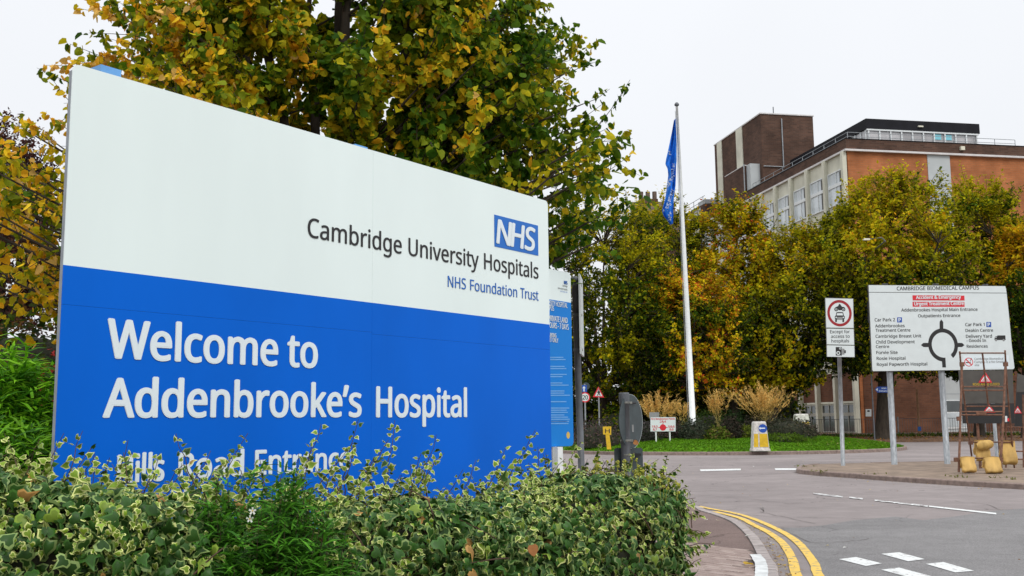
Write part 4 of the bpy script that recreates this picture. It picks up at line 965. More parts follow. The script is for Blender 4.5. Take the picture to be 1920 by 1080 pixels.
# left facade: cream frame of pillars, panels, windows
BAY = 3.1; ROWS = [(18.35, 21.1), (14.35, 17.1), (10.35, 13.1), (6.2, 9.1)]
m = MB(); m.box(-.05, .018, .2, 58, 5.0, 22.29, MT['cream']); m.build('cream_cladding', bd)
mep = MB(); mep.box(-.36, .0, -.17, .17, .28, 22.3, MT['cream']); pil = mep.build('pillar', bd); pil.location = (-.055, .19, 0)
for k in range(1, 18): o = pil.copy(); col.objects.link(o); o.location = (-.055, .19 + BAY * k, 0)
def window_mesh(w_, h_, split=.42, mull=(.5,), th=.09, fm='frame'):
    m = MB(); m.box(-.1, 0, 0, w_, 0, th, MT[fm]); m.box(-.1, 0, 0, w_, h_ - th, h_, MT[fm]); m.box(-.1, 0, 0, th, th, h_ - th, MT[fm]); m.box(-.1, 0, w_ - th, w_, th, h_ - th, MT[fm])
    zs = h_ * (1 - split); m.box(-.11, 0, th, w_ - th, zs - .13, zs + .13, MT[fm])
    for f in mull: m.box(-.09, 0, w_ * f - .04, w_ * f + .04, th, zs - .13, MT[fm]); m.box(-.09, 0, w_ * f - .04, w_ * f + .04, zs + .13, h_ - th, MT[fm])
    p = MB(); p.box(-.035, -.02, th, w_ - th, th, h_ - th, MT['glass']); return m, p
wm, wp_ = window_mesh(2.6, 2.75)
wo = wm.build('window', bd); wpo = wp_.build('pane', wo); m = MB(); m.box(-.032, -.0365, .1, .75, .1, 2.6, MT['cover']); cur = m.build('curtain', wo)
wo.location = (-.06, .45, ROWS[0][0]); first = True
for z0, z1 in ROWS:
    for k in range(0, 15):
        if first: first = False; continue
        c = copy_tree(wo, bd); c.location = (-.06, .45 + BAY * k, z0)
# ground floor of the left facade: brown brick spandrels, dark glazing
m = MB(); m.box(.3, 45.05, -.045, -.001, .25, 5.6, MT['brickground']); m.build('shaded_lower_wall', bd)  # orange brick wall darkened here by colour, for the shade under the trees
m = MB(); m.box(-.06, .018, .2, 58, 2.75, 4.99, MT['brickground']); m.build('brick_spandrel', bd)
m = MB(); m.box(-.14, .0, .2, 58, 2.6, 2.74, MT['cream']); m.build('beam', bd)
m = MB(); m.box(-.05, .0, .2, 58, .28, 2.59, MT['cream']); m.build('ground_floor_cladding', bd)
gm, gp = window_mesh(2.2, 2.2, .36, (.5,), .07, 'greyframe'); 
gp = MB(); gp.box(-.035, -.02, .07, 2.13, .07, 2.13, MT['glassdark'])
go = gm.build('ground_window', bd); gp.build('pane', go); go.location = (-.055, .6, .33)
for k in range(1, 14): c = copy_tree(go, bd); c.location = (-.055, .6 + BAY * k, .33)
# right facade grey panel column with window
m = MB(); m.box(7.07, 9.09, -.06, -.002, .28, 22.29, MT['greypanel']); m.build('grey_panel_column', bd)
for z in (3.2, 7.2, 11.2, 15.2, 20.2): m = MB(); m.box(7.07, 9.09, -.066, -.061, z, z + .04, MT['edge']); m.build('panel_joint', bd)
m = MB(); m.box(7.1, 9.0, -.12, -.07, .55, 2.75, MT['frame']); w1 = m.build('window', bd)
m = MB(); m.box(7.2, 8.9, -.14, -.122, .68, 1.75, MT['glass']); m.box(7.2, 8.9, -.14, -.122, 1.85, 2.68, MT['glassdark']); m.build('pane', w1)
# penthouse
m = MB(); m.box(3.8, 14.5, 3.34, 17.5, 25.3, 26.15, MT['dark']); m.build('penthouse_fascia', bd)
m = MB(); m.box(3.95, 14.3, 3.5, 6.2, 23.3, 25.29, MT['glasspent']); m.build('penthouse_glazing', bd)
m = MB(); m.box(3.9, 12, 6.25, 17.45, 23.3, 25.26, MT['dark']); m.build('penthouse_wall', bd)
for y in (7.2, 8.6, 9.9, 12, 13.4, 14.6): m = MB(); m.box(3.82, 3.89, y, y + .65, 23.4, 25.25, MT['darkstripe']); m.build('cladding_strip', bd)
for i in range(11):
    x = 3.98 + i * 1.02; m = MB(); m.box(x, x + .11, 3.38, 3.49, 23.3, 25.26, MT['frame']); m.build('mullion', bd)
for y in (3.6, 4.4, 5.3, 6.1): m = MB(); m.box(3.85, 3.94, y, y + .1, 23.3, 25.26, MT['frame']); m.build('mullion', bd)
for x in (10.05, 11.04): m = MB(); m.box(x - .0 + .08, x + .8, 3.46, 3.495, 24.65, 25.1, MT['blind']); m.build('blind', bd)
m = MB(); m.box(3.86, 14.4, 3.36, 3.5, 25.16, 25.297, MT['frame']); m.build('head_rail', bd)
m = MB(); m.box(8.6, 9.05, 3.2, 3.33, 25.6, 25.72, MT['lamp']); m.build('wall_lamp', bd)
m = MB(); m.box(10.0, 10.35, -.35, -.13, 22.75, 23.05, MT['lamp']); m.build('wall_lamp', bd)
# parapet rails
for pts, ax in ((None, 'x'), (None, 'y')):
    for z in (23.62, 23.95):
        m = MB()
        if ax == 'x': m.box(.3, 15.5, .3, .34, z, z + .035, MT['galv'])
        else: m.box(.3, .34, .345, 24, z, z + .035, MT['galv'])
        m.build('handrail', bd)
mm_ = MB(); mm_.box(-.02, .02, -.02, .02, 23.36, 23.95, MT['galv']); hp = mm_.build('rail_post', bd); hp.location = (.3, .3, 0)
for i in range(1, 9): c = hp.copy(); col.objects.link(c); c.location = (.3 + 1.9 * i, .3, 0)
for i in range(1, 13): c = hp.copy(); col.objects.link(c); c.location = (.3, .3 + 1.95 * i, 0)
# lift tower
m = MB(); m.box(1.13, 6.7, 18, 29.9, 20, 30.8, MT['brickdark']); m.build('tower_wall', bd)
m = MB(); m.box(1.05, 6.78, 17.92, 29.98, 30.803, 30.92, MT['stone']); m.build('tower_coping', bd)
m = MB(); m.box(1.05, 1.128, 22.4, 23.95, 25.9, 30.8, MT['cream']); m.build('white_strip', bd)
m = MB(); m.box(1.05, 1.128, 27.8, 29.1, 21.2, 30.8, MT['cream']); m.build('white_strip', bd)
m = MB(); m.box(-.1, 1.125, 19.6, 24.4, 23.37, 26.0, MT['brickdark']); m.build('side_block', bd)
m = MB(); m.box(-.14, 1.127, 19.56, 24.44, 26.003, 26.08, MT['stone']); m.build('side_block_coping', bd)
m = MB(); m.box(.1, 1.12, 18.6, 19.5, 23.37, 26.0, MT['greypanel']); m.build('white_panel', bd)
m = MB(); m.tube([(3.3, 17.9, 30.4), (3.3, 17.9, 25.5)], .06, MT['galv'], 6); m.build('downpipe', bd)
m = MB(); m.tube([(-.2, 19.4, 26.1), (-.2, 19.4, 23.4)], .06, MT['galv'], 6); m.build('downpipe', bd)
m = MB(); m.tube([(1.2, 17.9, 25.6), (3.3, 17.9, 25.6)], .05, MT['galv'], 6); m.build('pipe', bd)
m = MB(); m.tube([(3.0, 19, 30.6), (3.0, 19, 31.9)], .05, MT['greypost'], 6); m.build('aerial', bd)
# far wing
m = MB(); m.box(-.1, 12, 30.2, 58, 23.37, 24.5, MT['brickdark']); m.build('far_wing_wall', bd)
for y in (31.5, 34.5, 38): m = MB(); m.box(-.2, -.105, y, y + 1.8, 23.5, 24.3, MT['frame']); m.build('far_window', bd); m = MB(); m.box(-.5, -.21, y, y + 1.8, 24.25, 24.35, MT['green']); m.build('awning', bd)
for z in (24.9, 25.4): m = MB(); m.box(.0, .05, 30.5, 58, z, z + .04, MT['galv']); m.build('handrail', bd)
for i in range(10): m = MB(); m.box(.0, .05, 31 + 2.8 * i, 31.05 + 2.8 * i, 24.5, 25.4, MT['galv']); m.build('rail_post', bd)
m = MB(); m.box(1, 3, 33, 35, 24.5, 25.6, MT['greypanel']); m.build('roof_unit', bd)
# brick house with chimney pots
hp_ = A(1224, 345, 115); hb = thing('chimney_house', 'brown roofed house with three chimney pots above the trees', 'house', (hp_.x, 115, .3))
m = MB(); m.box(-1.6, 2.6, 0, 9, 0, hp_.z - 6, MT['brickdark']); m.build('wall', hb)
m = MB(); z = hp_.z - 6; m.add([(-2.0, -.4, z), (3, -.4, z), (3, 9.4, z), (-2.0, 9.4, z), (-2.0, 4.5, z + 4.6), (3, 4.5, z + 4.6)], [(0, 1, 5, 4), (2, 3, 4, 5), (0, 4, 3), (1, 2, 5), (3, 2, 1, 0)], MT['roof']); m.build('roof', hb)
m = MB(); m.box(-1.1, 1.1, 3.8, 5.2, z + 4.0, hp_.z - 1.2, MT['brickdark']); ch = m.build('chimney', hb)
for x in (-.8, .0, .8): m = MB(); m.tube([(x, 4.5, hp_.z - 1.19), (x, 4.5, hp_.z - .2)], .27, MT['roof'], 10); m.build('chimney_pot', ch)

# ================================================================== TREES
def tree(name, label, base, trunk_h, prof, nbr, ntw, nlf, leaf, lsize, colf, mat, seed, stems=5, trunk_r=.2, twigr=.006, spread=.5, lean=(0, 0), droop=.5, cull=None, inner=.15, group=None, singles=0, tstart=.35, upw=.25, lenr=(.25, .6), label_cat='tree', zmin=None, stemtop=.98, twskip=2, ysc=1.0, lumpk=1.0, xl=None):
    """prof: (z, radius) pairs of the crown; branches run from the stems to points in the crown, twigs and leaves along them"""
    rg = np.random.default_rng(seed); root = thing(name, label, label_cat, base, 0, group)
    zs = np.array([p[0] for p in prof]); rs = np.array([p[1] for p in prof]); ztop = zs.max(); zlo = zs.min()
    cxy = np.array(lean, float)
    mb = MB(); mt = MT['bark']
    th = Vector((cxy[0] * .3, cxy[1] * .3, trunk_h))
    mb.tube([(0, 0, -.1), (.02, 0, trunk_h * .15), (th.x * .5, th.y * .5, trunk_h * .6), th], [trunk_r * 1.35, trunk_r * 1.05, trunk_r * .9, trunk_r * .85], mt, 12)
    ST = []
    for k in range(stems):
        a = 2 * math.pi * (k + rg.uniform(-.3, .3)) / stems; rr_ = (0 if k == 0 else rg.uniform(.25, .5))
        zt_ = trunk_h + (ztop - trunk_h) * (rg.uniform(.7, .95) * stemtop if k else stemtop); rz_ = np.interp(zt_, zs, rs)
        rmax = np.interp((trunk_h + zt_) / 2, zs, rs) * rr_ + rz_ * .3 * (k > 0)
        pts = []
        for j in range(9):
            s = j / 8; r_ = rmax * s ** .7
            pts.append(Vector((th.x + (cxy[0] - th.x) * s + r_ * math.cos(a) + rg.normal(0, .02 * rmax + .01), th.y + (cxy[1] - th.y) * s + r_ * math.sin(a) + rg.normal(0, .02 * rmax + .01), trunk_h - .05 + (zt_ - trunk_h) * s)))
        ST.append(pts); mb.tube(pts, [trunk_r * .6 * (1 - .85 * j / 8) for j in range(9)], mt, 7)
    allst = np.array([[*p] for st in ST for p in st])
    # crown targets
    zz = rg.uniform(zlo, ztop, nbr * 6); rr_ = np.interp(zz, zs, rs); keep = rg.uniform(0, rs.max(), nbr * 6) < rr_ + .1; zz = zz[keep][:nbr]; rr_ = rr_[keep][:nbr]; nb_ = len(zz)
    an = rg.uniform(0, 2 * math.pi, nb_); lump = 1 + lumpk * (.10 * np.sin(3 * an + zz * 1.3 + seed) + .08 * np.sin(5 * an - zz * 2.1))
    rad = rr_ * np.sqrt(rg.uniform(inner, 1, nb_)) * lump
    if xl is not None: rad = rad * np.where(np.cos(an) < 0, 1 + xl * np.clip((4.9 - zz) / 1.6, 0, 1), 1)
    Tp = np.c_[cxy[0] * (zz - zlo) / (ztop - zlo) + rad * np.cos(an), cxy[1] * (zz - zlo) / (ztop - zlo) + rad * np.sin(an) * ysc, zz]
    if zmin is not None:
        k_ = zz > zmin(Tp[:, 0]); Tp = Tp[k_]; rr_ = rr_[k_]; nb_ = len(Tp)
    LP = []; LD = []; LR = []; LB = []
    br = MB()
    for i in range(nb_):
        T_ = Tp[i]; hd = np.hypot(allst[:, 0] - T_[0], allst[:, 1] - T_[1]); want = T_[2] - hd * (spread)
        cost = hd + 1.2 * np.abs(allst[:, 2] - want) + rg.uniform(0, .3, len(allst)); j = int(np.argmin(cost)); S_ = allst[j]
        d = T_ - S_; L = np.linalg.norm(d)
        if L < .05: continue
        mid = S_ + d * .5 + np.array([0, 0, -.10 * L + upw * L * .3]) + rg.normal(0, .04 * L, 3)
        ts = np.linspace(0, 1, 7)[:, None]; Q = (1 - ts) ** 2 * S_ + 2 * ts * (1 - ts) * mid + ts ** 2 * T_
        r0 = min(trunk_r * .22, .006 + .011 * L)
        br.tube([Vector(q) for q in Q], [r0 * (1 - .8 * t_) for t_ in np.linspace(0, 1, 7)], mt, 5, False)
        for k in range(ntw):
            t_ = rg.uniform(tstart, 1) if k else 1.0
            p = (1 - t_) ** 2 * S_ + 2 * t_ * (1 - t_) * mid + t_ ** 2 * T_
            dd = unit(d / L + rg.normal(0, .75, 3) + np.array([0, 0, upw])); tl = rg.uniform(*lenr) * L ** .5
            e_ = p + dd * tl
            if k % twskip == 0: br.tube([Vector(p), Vector((p + e_) / 2 + rg.normal(0, .02 * tl, 3)), Vector(e_)], [twigr, twigr * .8, twigr * .4], MT['bark'], 3, False)
            u_ = rg.uniform(.1, 1.05, nlf)[:, None]; LP.append(p + (e_ - p) * u_ + rg.normal(0, lsize * .35, (nlf, 3))); LD.append(np.repeat((dd * .8)[None], nlf, 0)); LB.append(np.full(nlf, i)); LR.append(np.full(nlf, math.hypot(T_[0], T_[1]) / max(.3, rr_[i])))
    mb.build('trunk', root, smooth=True); br.build('limbs', root, kind='stuff')
    LP = np.concatenate(LP); LD = np.concatenate(LD); LB = np.concatenate(LB); LR = np.concatenate(LR)
    if cull is not None:
        k_ = cull(LP + np.array(base), rg); LP, LD, LB, LR = LP[k_], LD[k_], LB[k_], LR[k_]
    n = len(LP); D = LD + rg.normal(0, .6, (n, 3)) + np.array([0, 0, -droop]); out_ = unit(LP - np.array([cxy[0] * .5, cxy[1] * .5, (zlo + ztop) / 2]))
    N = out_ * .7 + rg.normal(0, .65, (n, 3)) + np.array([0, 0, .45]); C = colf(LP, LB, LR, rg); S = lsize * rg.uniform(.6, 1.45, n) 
    if singles:
        W = LP + np.array(base); d_ = W[:, 1]; px = W[:, 0] / d_ ; pz = (W[:, 2] - CAMH) / d_
        ok = (px > -.49) & (px < .2) & (pz < .40) & (pz > -.05); order = np.argsort(np.where(ok, d_ - 2 * (px > -.45), 99))[:singles]
        vm = []
        for v in range(24):
            fo = rg.uniform(-.35, .5); tv, tf = round_leaf(fo); ii = order[rg.integers(0, len(order))]
            vm.append(scatter('leaf', tv, tf, [(0, 0, 0)], [(0, 0, 1)], [(0, 1, 0)], [1], C[ii:ii + 1], mat, mesh_only=True))
        cm = np.array([C[0]] * 24); 
        for q_ in order:
            nn = Vector(N[q_]).normalized(); dv = Vector(D[q_]); dv = (dv - nn * dv.dot(nn)).normalized(); xx = dv.cross(nn)
            o = put('leaf', vm[rg.integers(0, 24)], root); o.matrix_local = Matrix.Translation(Vector(LP[q_])) @ Matrix((xx, dv, nn)).transposed().to_4x4() @ Matrix.Scale(S[q_], 4)
        msk = np.ones(n, bool); msk[order] = False; LP, N, D, S, C = LP[msk], N[msk], D[msk], S[msk], C[msk]; n = len(LP)
    if leaf == 'round':
        h = n // 2
        for sl_, fo, be in ((slice(0, h), .45, -.3), (slice(h, n), -.25, .12)):
            idx = rg.permutation(n)[sl_] if False else np.arange(n)[sl_]
            tv, tf = light_leaf(fo, be)
            scatter('crown', tv, tf, LP[idx], N[idx], D[idx], S[idx], C[idx], mat, root, kind='stuff')
    else: scatter('crown', *DIAM, LP, N, D, S, C, mat, root, kind='stuff')
    return root
def pal(cols, w_, n, rg): return np.array(cols)[rg.choice(len(cols), n, p=np.array(w_) / sum(w_))]
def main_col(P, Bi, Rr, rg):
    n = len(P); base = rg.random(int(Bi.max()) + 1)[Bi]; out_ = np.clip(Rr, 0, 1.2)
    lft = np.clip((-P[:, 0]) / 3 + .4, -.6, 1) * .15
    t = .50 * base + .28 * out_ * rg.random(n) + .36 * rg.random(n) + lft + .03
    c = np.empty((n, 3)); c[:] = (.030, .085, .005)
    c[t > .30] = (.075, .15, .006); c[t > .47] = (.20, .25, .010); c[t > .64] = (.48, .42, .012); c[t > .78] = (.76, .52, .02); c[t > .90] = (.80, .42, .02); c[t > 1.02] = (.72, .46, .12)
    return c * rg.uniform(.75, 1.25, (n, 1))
# the big lime behind the sign: crown radii measured at depth 10.6
YM = 10.6; mbx = A(610, 700, YM).x
prof = [(2.1, 1.9), (2.7, 2.9), (3.2, 3.2), (3.7, 3.25), (4.1, 3.1), (4.6, 2.95), (5.2, 2.8), (5.8, 2.55), (7.0, 1.9), (8.0, 1.0), (8.8, .4)]
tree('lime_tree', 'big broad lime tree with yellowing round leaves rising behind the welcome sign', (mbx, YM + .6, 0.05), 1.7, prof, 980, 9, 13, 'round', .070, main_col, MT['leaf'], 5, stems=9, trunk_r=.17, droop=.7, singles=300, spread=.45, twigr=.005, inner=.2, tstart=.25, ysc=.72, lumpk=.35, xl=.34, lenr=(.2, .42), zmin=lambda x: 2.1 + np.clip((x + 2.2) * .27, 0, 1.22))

def far_cols(a, wa, b=None, wb=None, thr=.0, f=.6):
    def fn(P, Bi, Rr, rg):
        n = len(P); c = pal(a, wa, n, rg)
        if b is not None:
            hz_ = (P[:, 2] - P[:, 2].min()) / (np.ptp(P[:, 2]) + 1e-6); low = rg.random(n) > .15 + 1.5 * hz_; c[low] = np.array((.03, .05, .006)); s = (hz_ - .45) * 2.2 + np.sin(P[:, 0] * f + 1.3) + np.sin(P[:, 2] * f * 1.3 + P[:, 1] * .5) + .9 * (rg.random(int(Bi.max()) + 1)[Bi] * 2 - 1); k = s > thr  # shade painted into low leaves, top light into the yellower upper ones
            c2 = pal(b, wb, n, rg); c[k] = c2[k]
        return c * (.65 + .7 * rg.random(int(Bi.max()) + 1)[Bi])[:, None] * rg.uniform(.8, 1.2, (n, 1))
    return fn
DG, OL, YG, YE, OR, RE = (.035, .075, .004), (.17, .18, .006), (.36, .34, .007), (.58, .43, .010), (.66, .32, .014), (.54, .10, .02)
def far_tree(label, cx, top, w_, bot, Y, cf, seed, name='broadleaf_tree', nbr=250, tr_r=.3, pxb=None, lsize=.2, asym=0):
    t = A(cx, top, Y); b = A(cx, bot, Y); rw = w_ / 2 / 1920 * Y; zb, zt = b.z, t.z; h = zt - zb; bx = A(pxb or cx, 800, Y).x
    pr = [(zb, rw * .65), (zb + h * .2, rw * .98), (zb + h * .5, rw * 1.02), (zb + h * .72, rw * .92), (zb + h * .88, rw * .70), (zb + h * .96, rw * .5), (zt, rw * .25)]
    tree(name, label, (bx, Y, .15), max(1.5, zb + .4), pr, int(nbr * 1.5), 8, 14, 'diam', lsize, cf, MT['farleaf'], seed, stems=6, trunk_r=tr_r, twigr=.018, inner=.3, droop=.0, upw=.6, lenr=(.3, .75), spread=.6, stemtop=.78, twskip=4, lean=(t.x - bx, 0), group='trees around the roundabout')
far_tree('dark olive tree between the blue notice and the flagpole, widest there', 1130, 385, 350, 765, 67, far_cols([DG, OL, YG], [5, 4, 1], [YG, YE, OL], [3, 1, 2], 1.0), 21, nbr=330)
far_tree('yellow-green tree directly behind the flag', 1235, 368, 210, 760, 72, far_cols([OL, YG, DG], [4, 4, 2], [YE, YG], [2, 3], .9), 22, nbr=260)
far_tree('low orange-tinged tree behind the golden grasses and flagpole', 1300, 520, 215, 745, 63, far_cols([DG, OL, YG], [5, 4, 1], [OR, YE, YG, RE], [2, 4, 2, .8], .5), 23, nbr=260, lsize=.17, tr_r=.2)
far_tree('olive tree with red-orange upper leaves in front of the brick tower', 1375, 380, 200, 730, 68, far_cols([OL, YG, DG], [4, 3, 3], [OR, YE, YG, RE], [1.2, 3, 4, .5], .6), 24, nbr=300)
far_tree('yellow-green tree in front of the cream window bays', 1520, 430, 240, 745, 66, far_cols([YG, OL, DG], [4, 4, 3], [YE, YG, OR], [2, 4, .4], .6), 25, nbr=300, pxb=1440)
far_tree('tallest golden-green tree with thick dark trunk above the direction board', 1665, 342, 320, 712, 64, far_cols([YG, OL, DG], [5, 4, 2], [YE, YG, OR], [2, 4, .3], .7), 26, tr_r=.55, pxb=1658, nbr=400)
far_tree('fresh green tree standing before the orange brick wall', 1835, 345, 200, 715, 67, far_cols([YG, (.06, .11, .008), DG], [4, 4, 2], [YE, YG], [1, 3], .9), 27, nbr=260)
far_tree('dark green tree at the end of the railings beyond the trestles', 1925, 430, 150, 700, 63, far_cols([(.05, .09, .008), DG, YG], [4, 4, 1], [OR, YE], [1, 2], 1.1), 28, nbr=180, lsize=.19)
far_tree('thin purple-leaved tree beyond the lime tree', 5, 238, 190, 640, 27, far_cols([(.09, .035, .03), (.05, .02, .018), (.13, .06, .03)], [3, 3, 1]), 29, name='purple_tree', nbr=190, lsize=.09, tr_r=.12)
# shady shrub belt below and behind the trees
def bush(name, label, c, rx, ry, rz, n, col_, lsize, mat, seed, cat='shrub', group=None, core=True, blade=False, jag=.25, root=None):
    rg = np.random.default_rng(seed); t = root or thing(name, label, cat, c, 0, group)
    d = unit(rg.normal(size=(n, 3))); d[:, 2] = np.abs(d[:, 2]); rr_ = rg.uniform(.72, 1.06, (n, 1)) * (1 + jag * np.sin(d[:, :1] * 7 + seed) * np.sin(d[:, 1:2] * 6 + 2 * d[:, 2:3] * 5 + seed))
    P = d * rr_ * np.array([rx, ry, rz]); C_ = pal(col_, [1] * len(col_), n, rg) * rg.uniform(.7, 1.3, (n, 1))
    if blade: scatter('foliage', *BLADE, P * np.array([.8, .8, .75]), rg.normal(size=(n, 3)), d + rg.normal(0, .35, (n, 3)) + np.array([0, 0, .5]), np.c_[np.full(n, lsize * .14), rg.uniform(.7, 1.5, n) * lsize, np.ones(n)], C_, mat, t, kind='stuff')
    else: scatter('foliage', *DIAM, P, d + rg.normal(0, .6, (n, 3)), rg.normal(size=(n, 3)) + np.array([0, 0, .3]), rg.uniform(.7, 1.3, n) * lsize, C_, mat, t, kind='stuff')
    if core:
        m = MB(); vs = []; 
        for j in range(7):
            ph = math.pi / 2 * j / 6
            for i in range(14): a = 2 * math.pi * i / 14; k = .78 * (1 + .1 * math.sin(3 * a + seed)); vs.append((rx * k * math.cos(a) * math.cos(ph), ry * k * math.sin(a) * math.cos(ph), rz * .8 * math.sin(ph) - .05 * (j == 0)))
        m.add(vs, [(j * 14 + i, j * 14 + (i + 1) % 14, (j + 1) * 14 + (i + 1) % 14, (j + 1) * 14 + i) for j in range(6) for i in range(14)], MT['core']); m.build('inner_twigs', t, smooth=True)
    return t
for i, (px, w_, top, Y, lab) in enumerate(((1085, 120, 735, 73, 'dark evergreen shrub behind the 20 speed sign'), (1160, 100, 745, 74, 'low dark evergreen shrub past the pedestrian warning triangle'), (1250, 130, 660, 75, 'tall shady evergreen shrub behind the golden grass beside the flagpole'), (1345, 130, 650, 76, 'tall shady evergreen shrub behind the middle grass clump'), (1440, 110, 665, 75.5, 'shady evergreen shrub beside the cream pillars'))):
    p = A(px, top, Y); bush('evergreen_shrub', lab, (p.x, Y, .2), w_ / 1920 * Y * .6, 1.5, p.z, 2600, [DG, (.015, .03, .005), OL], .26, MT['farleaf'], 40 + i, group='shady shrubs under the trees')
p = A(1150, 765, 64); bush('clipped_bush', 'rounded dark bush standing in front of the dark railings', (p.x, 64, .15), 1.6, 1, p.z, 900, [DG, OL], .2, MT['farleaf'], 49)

# roundabout planting
PL = [(1122, 828, 100, 40, 46, [(.10, .07, .08), (.06, .07, .04), (.13, .09, .07)], 'greyish purple lavender mound behind the hydrant marker'),
      (1205, 826, 60, 34, 46.5, [(.08, .07, .07), (.05, .06, .04)], 'grey lavender mound beside the fire rendezvous sign'),
      (1262, 826, 56, 34, 47.2, [(.13, .09, .09), (.06, .07, .04), (.09, .06, .05)], 'purplish lavender mound behind the fire rendezvous sign'),
      (1303, 827, 62, 38, 46.2, [(.05, .065, .045), (.08, .09, .06), (.035, .05, .03)], 'silvery green mound between fire sign and grass clumps'),
      (1346, 828, 46, 26, 45.6, [(.12, .17, .02), (.07, .12, .015), (.2, .16, .05)], 'low bright green plant in front of the dark brown bush'),
      (1372, 829, 40, 44, 46, [(.06, .045, .035), (.035, .035, .025)], 'dark brown wiry bush beside the arrow bollard'),
      (1402, 827, 40, 26, 46.4, [(.14, .17, .02), (.09, .12, .02)], 'low yellow-green plant touching the arrow bollard'),
      (1380, 815, 50, 42, 49, [(.035, .06, .02), (.02, .04, .015)], 'dark green shrub at the foot of the golden grasses'),
      (1330, 812, 90, 42, 51.5, [(.03, .06, .012), (.02, .04, .01), (.05, .07, .01)], 'clipped dark green shrub at the flagpole foot'),
      (1478, 828, 100, 46, 46.5, [(.055, .06, .04), (.04, .05, .03), (.09, .08, .05)], 'broad dusky shrub hiding the second bollard foot'),
      (1470, 832, 90, 18, 44.8, [(.09, .15, .015), (.06, .11, .012)], 'low green edging plants right of the arrow bollard'),
      (1422, 815, 60, 34, 48.5, [(.10, .08, .07), (.05, .05, .035)], 'faded purple perennial under the largest grass clump'),
      (1505, 826, 60, 36, 48.5, [(.13, .10, .09), (.07, .07, .05)], 'pale wispy perennial beside the second bollard')]
for i, (px, py, w_, h_, Y, cs_, lab) in enumerate(PL):
    p = A(px, py, Y); r0 = math.hypot(p.x - RC.x, Y - RC.y); z = mound(r0); bush('border_plant', lab, (p.x, Y, z), w_ / 1920 * Y / 2, w_ / 1920 * Y / 2 * .8, max(.25, A(px, py - h_, Y).z - z), 1300, cs_, .11, MT['farleaf'], 60 + i, 'plant', 'planting on the roundabout')
def plume(label, px, pyb, spread, top, Y, n, seed):
    rg = np.random.default_rng(seed); p = A(px, pyb, Y); z0 = mound(math.hypot(p.x - RC.x, Y - RC.y)) - .05; H = A(px, top, Y).z - z0; t = thing('golden_grass', label, 'ornamental grass', (p.x, Y, z0), 0, 'golden feather grasses on the roundabout')
    P = []; N = []; D = []; S = []; C = []; stems = []
    for i in range(n):
        a = rg.uniform(0, 2 * math.pi); lean_ = rg.uniform(0, 1) ** .8 * spread; h_ = H * rg.uniform(.72, 1.02) * (1 - .12 * lean_ / spread)
        e = np.array([math.cos(a) * lean_, math.sin(a) * lean_ * .6, h_]); q = [e * s * np.array([s ** .6, s ** .6, 1]) for s in np.linspace(0, 1, 7)]
        for j in range(6): P.append(q[j]); D.append(q[j + 1] - q[j]); S.append((.018, np.linalg.norm(q[j + 1] - q[j]) * 1.05, 1)); C.append((.62, .46, .18) if j > 2 else (.42, .34, .12)); N.append(rg.normal(size=3))
        for j in range(20):
            s = rg.uniform(.66, 1.03); b_ = e * s * np.array([s ** .6, s ** .6, 1]); P.append(b_); D.append(np.array([math.cos(a) * .8, math.sin(a) * .5, .9]) + rg.normal(0, .32, 3)); S.append((.024, rg.uniform(.10, .22), 1)); C.append(np.array((.85, .55, .17)) * rg.uniform(.6, 1.15)); N.append(rg.normal(size=3))
    scatter('plumes', *BLADE, P, N, D, S, C, MT['blade'], t, kind='stuff')
plume('golden feather grass clump behind the fire rendezvous sign', 1232, 815, 1.1, 735, 48.5, 46, 81)
plume('golden feather grass just beside the flagpole', 1280, 812, .8, 745, 49.5, 20, 82)
plume('smaller golden grass clump between flagpole and the largest clump', 1348, 805, .9, 728, 50.5, 26, 83)
plume('largest golden feather grass clump behind the arrow bollard', 1432, 815, 1.7, 720, 48.3, 75, 84)

# street lamp head showing among the trees
p = A(1627, 449, 58); t = thing('street_lamp', 'slim street lamp whose pale head shows against the trees', 'street lamp', (p.x + 1.0, 58, 0.0))
m = MB(); m.tube([(-.95, 0, p.z + .02), (-.2, 0, p.z + .1), (0, 0, p.z - .1), (.05, 3.6, p.z - .5), (.05, 3.7, .1)], .04, MT['greypost'], 8); m.build('lamp_post', t)
m = MB(); m.bev(-1.25, -.9, -.09, .09, p.z - .05, p.z + .05, MT['lamp'], .02); m.build('lamp_head', t)

# ================================================================== IVY HEDGE
HP = np.array([(-4.2, 3.1), (-3.0, 3.55), (-1.9, 4.15), (-1.0, 4.85), (-.2, 5.6), (.33, 6.25), (.58, 6.75)]); HH = np.array([1.40, 1.34, 1.19, 1.03, 1.02, 1.06, 1.10]); HW = np.array([.55, .55, .55, .5, .5, .52, .5])
seg = np.r_[0, np.cumsum(np.hypot(*np.diff(HP, axis=0).T))]; HL = seg[-1]
def hedge_pt(s, th, dep):
    """s along, th 0 (front foot) .. 1 (over the top to the back), dep inward offset -> point, outward normal"""
    x = np.interp(s, seg, HP[:, 0]); y = np.interp(s, seg, HP[:, 1]); h = np.interp(s, seg, HH); w_ = np.interp(s, seg, HW)
    x2 = np.interp(s + .05, seg, HP[:, 0]); y2 = np.interp(s + .05, seg, HP[:, 1]); tx, ty = x2 - x, y2 - y; k = np.hypot(tx, ty) + 1e-6; tx, ty = tx / k, ty / k
    edge_ = s > HL - .001; return x, y, h, w_, tx, ty
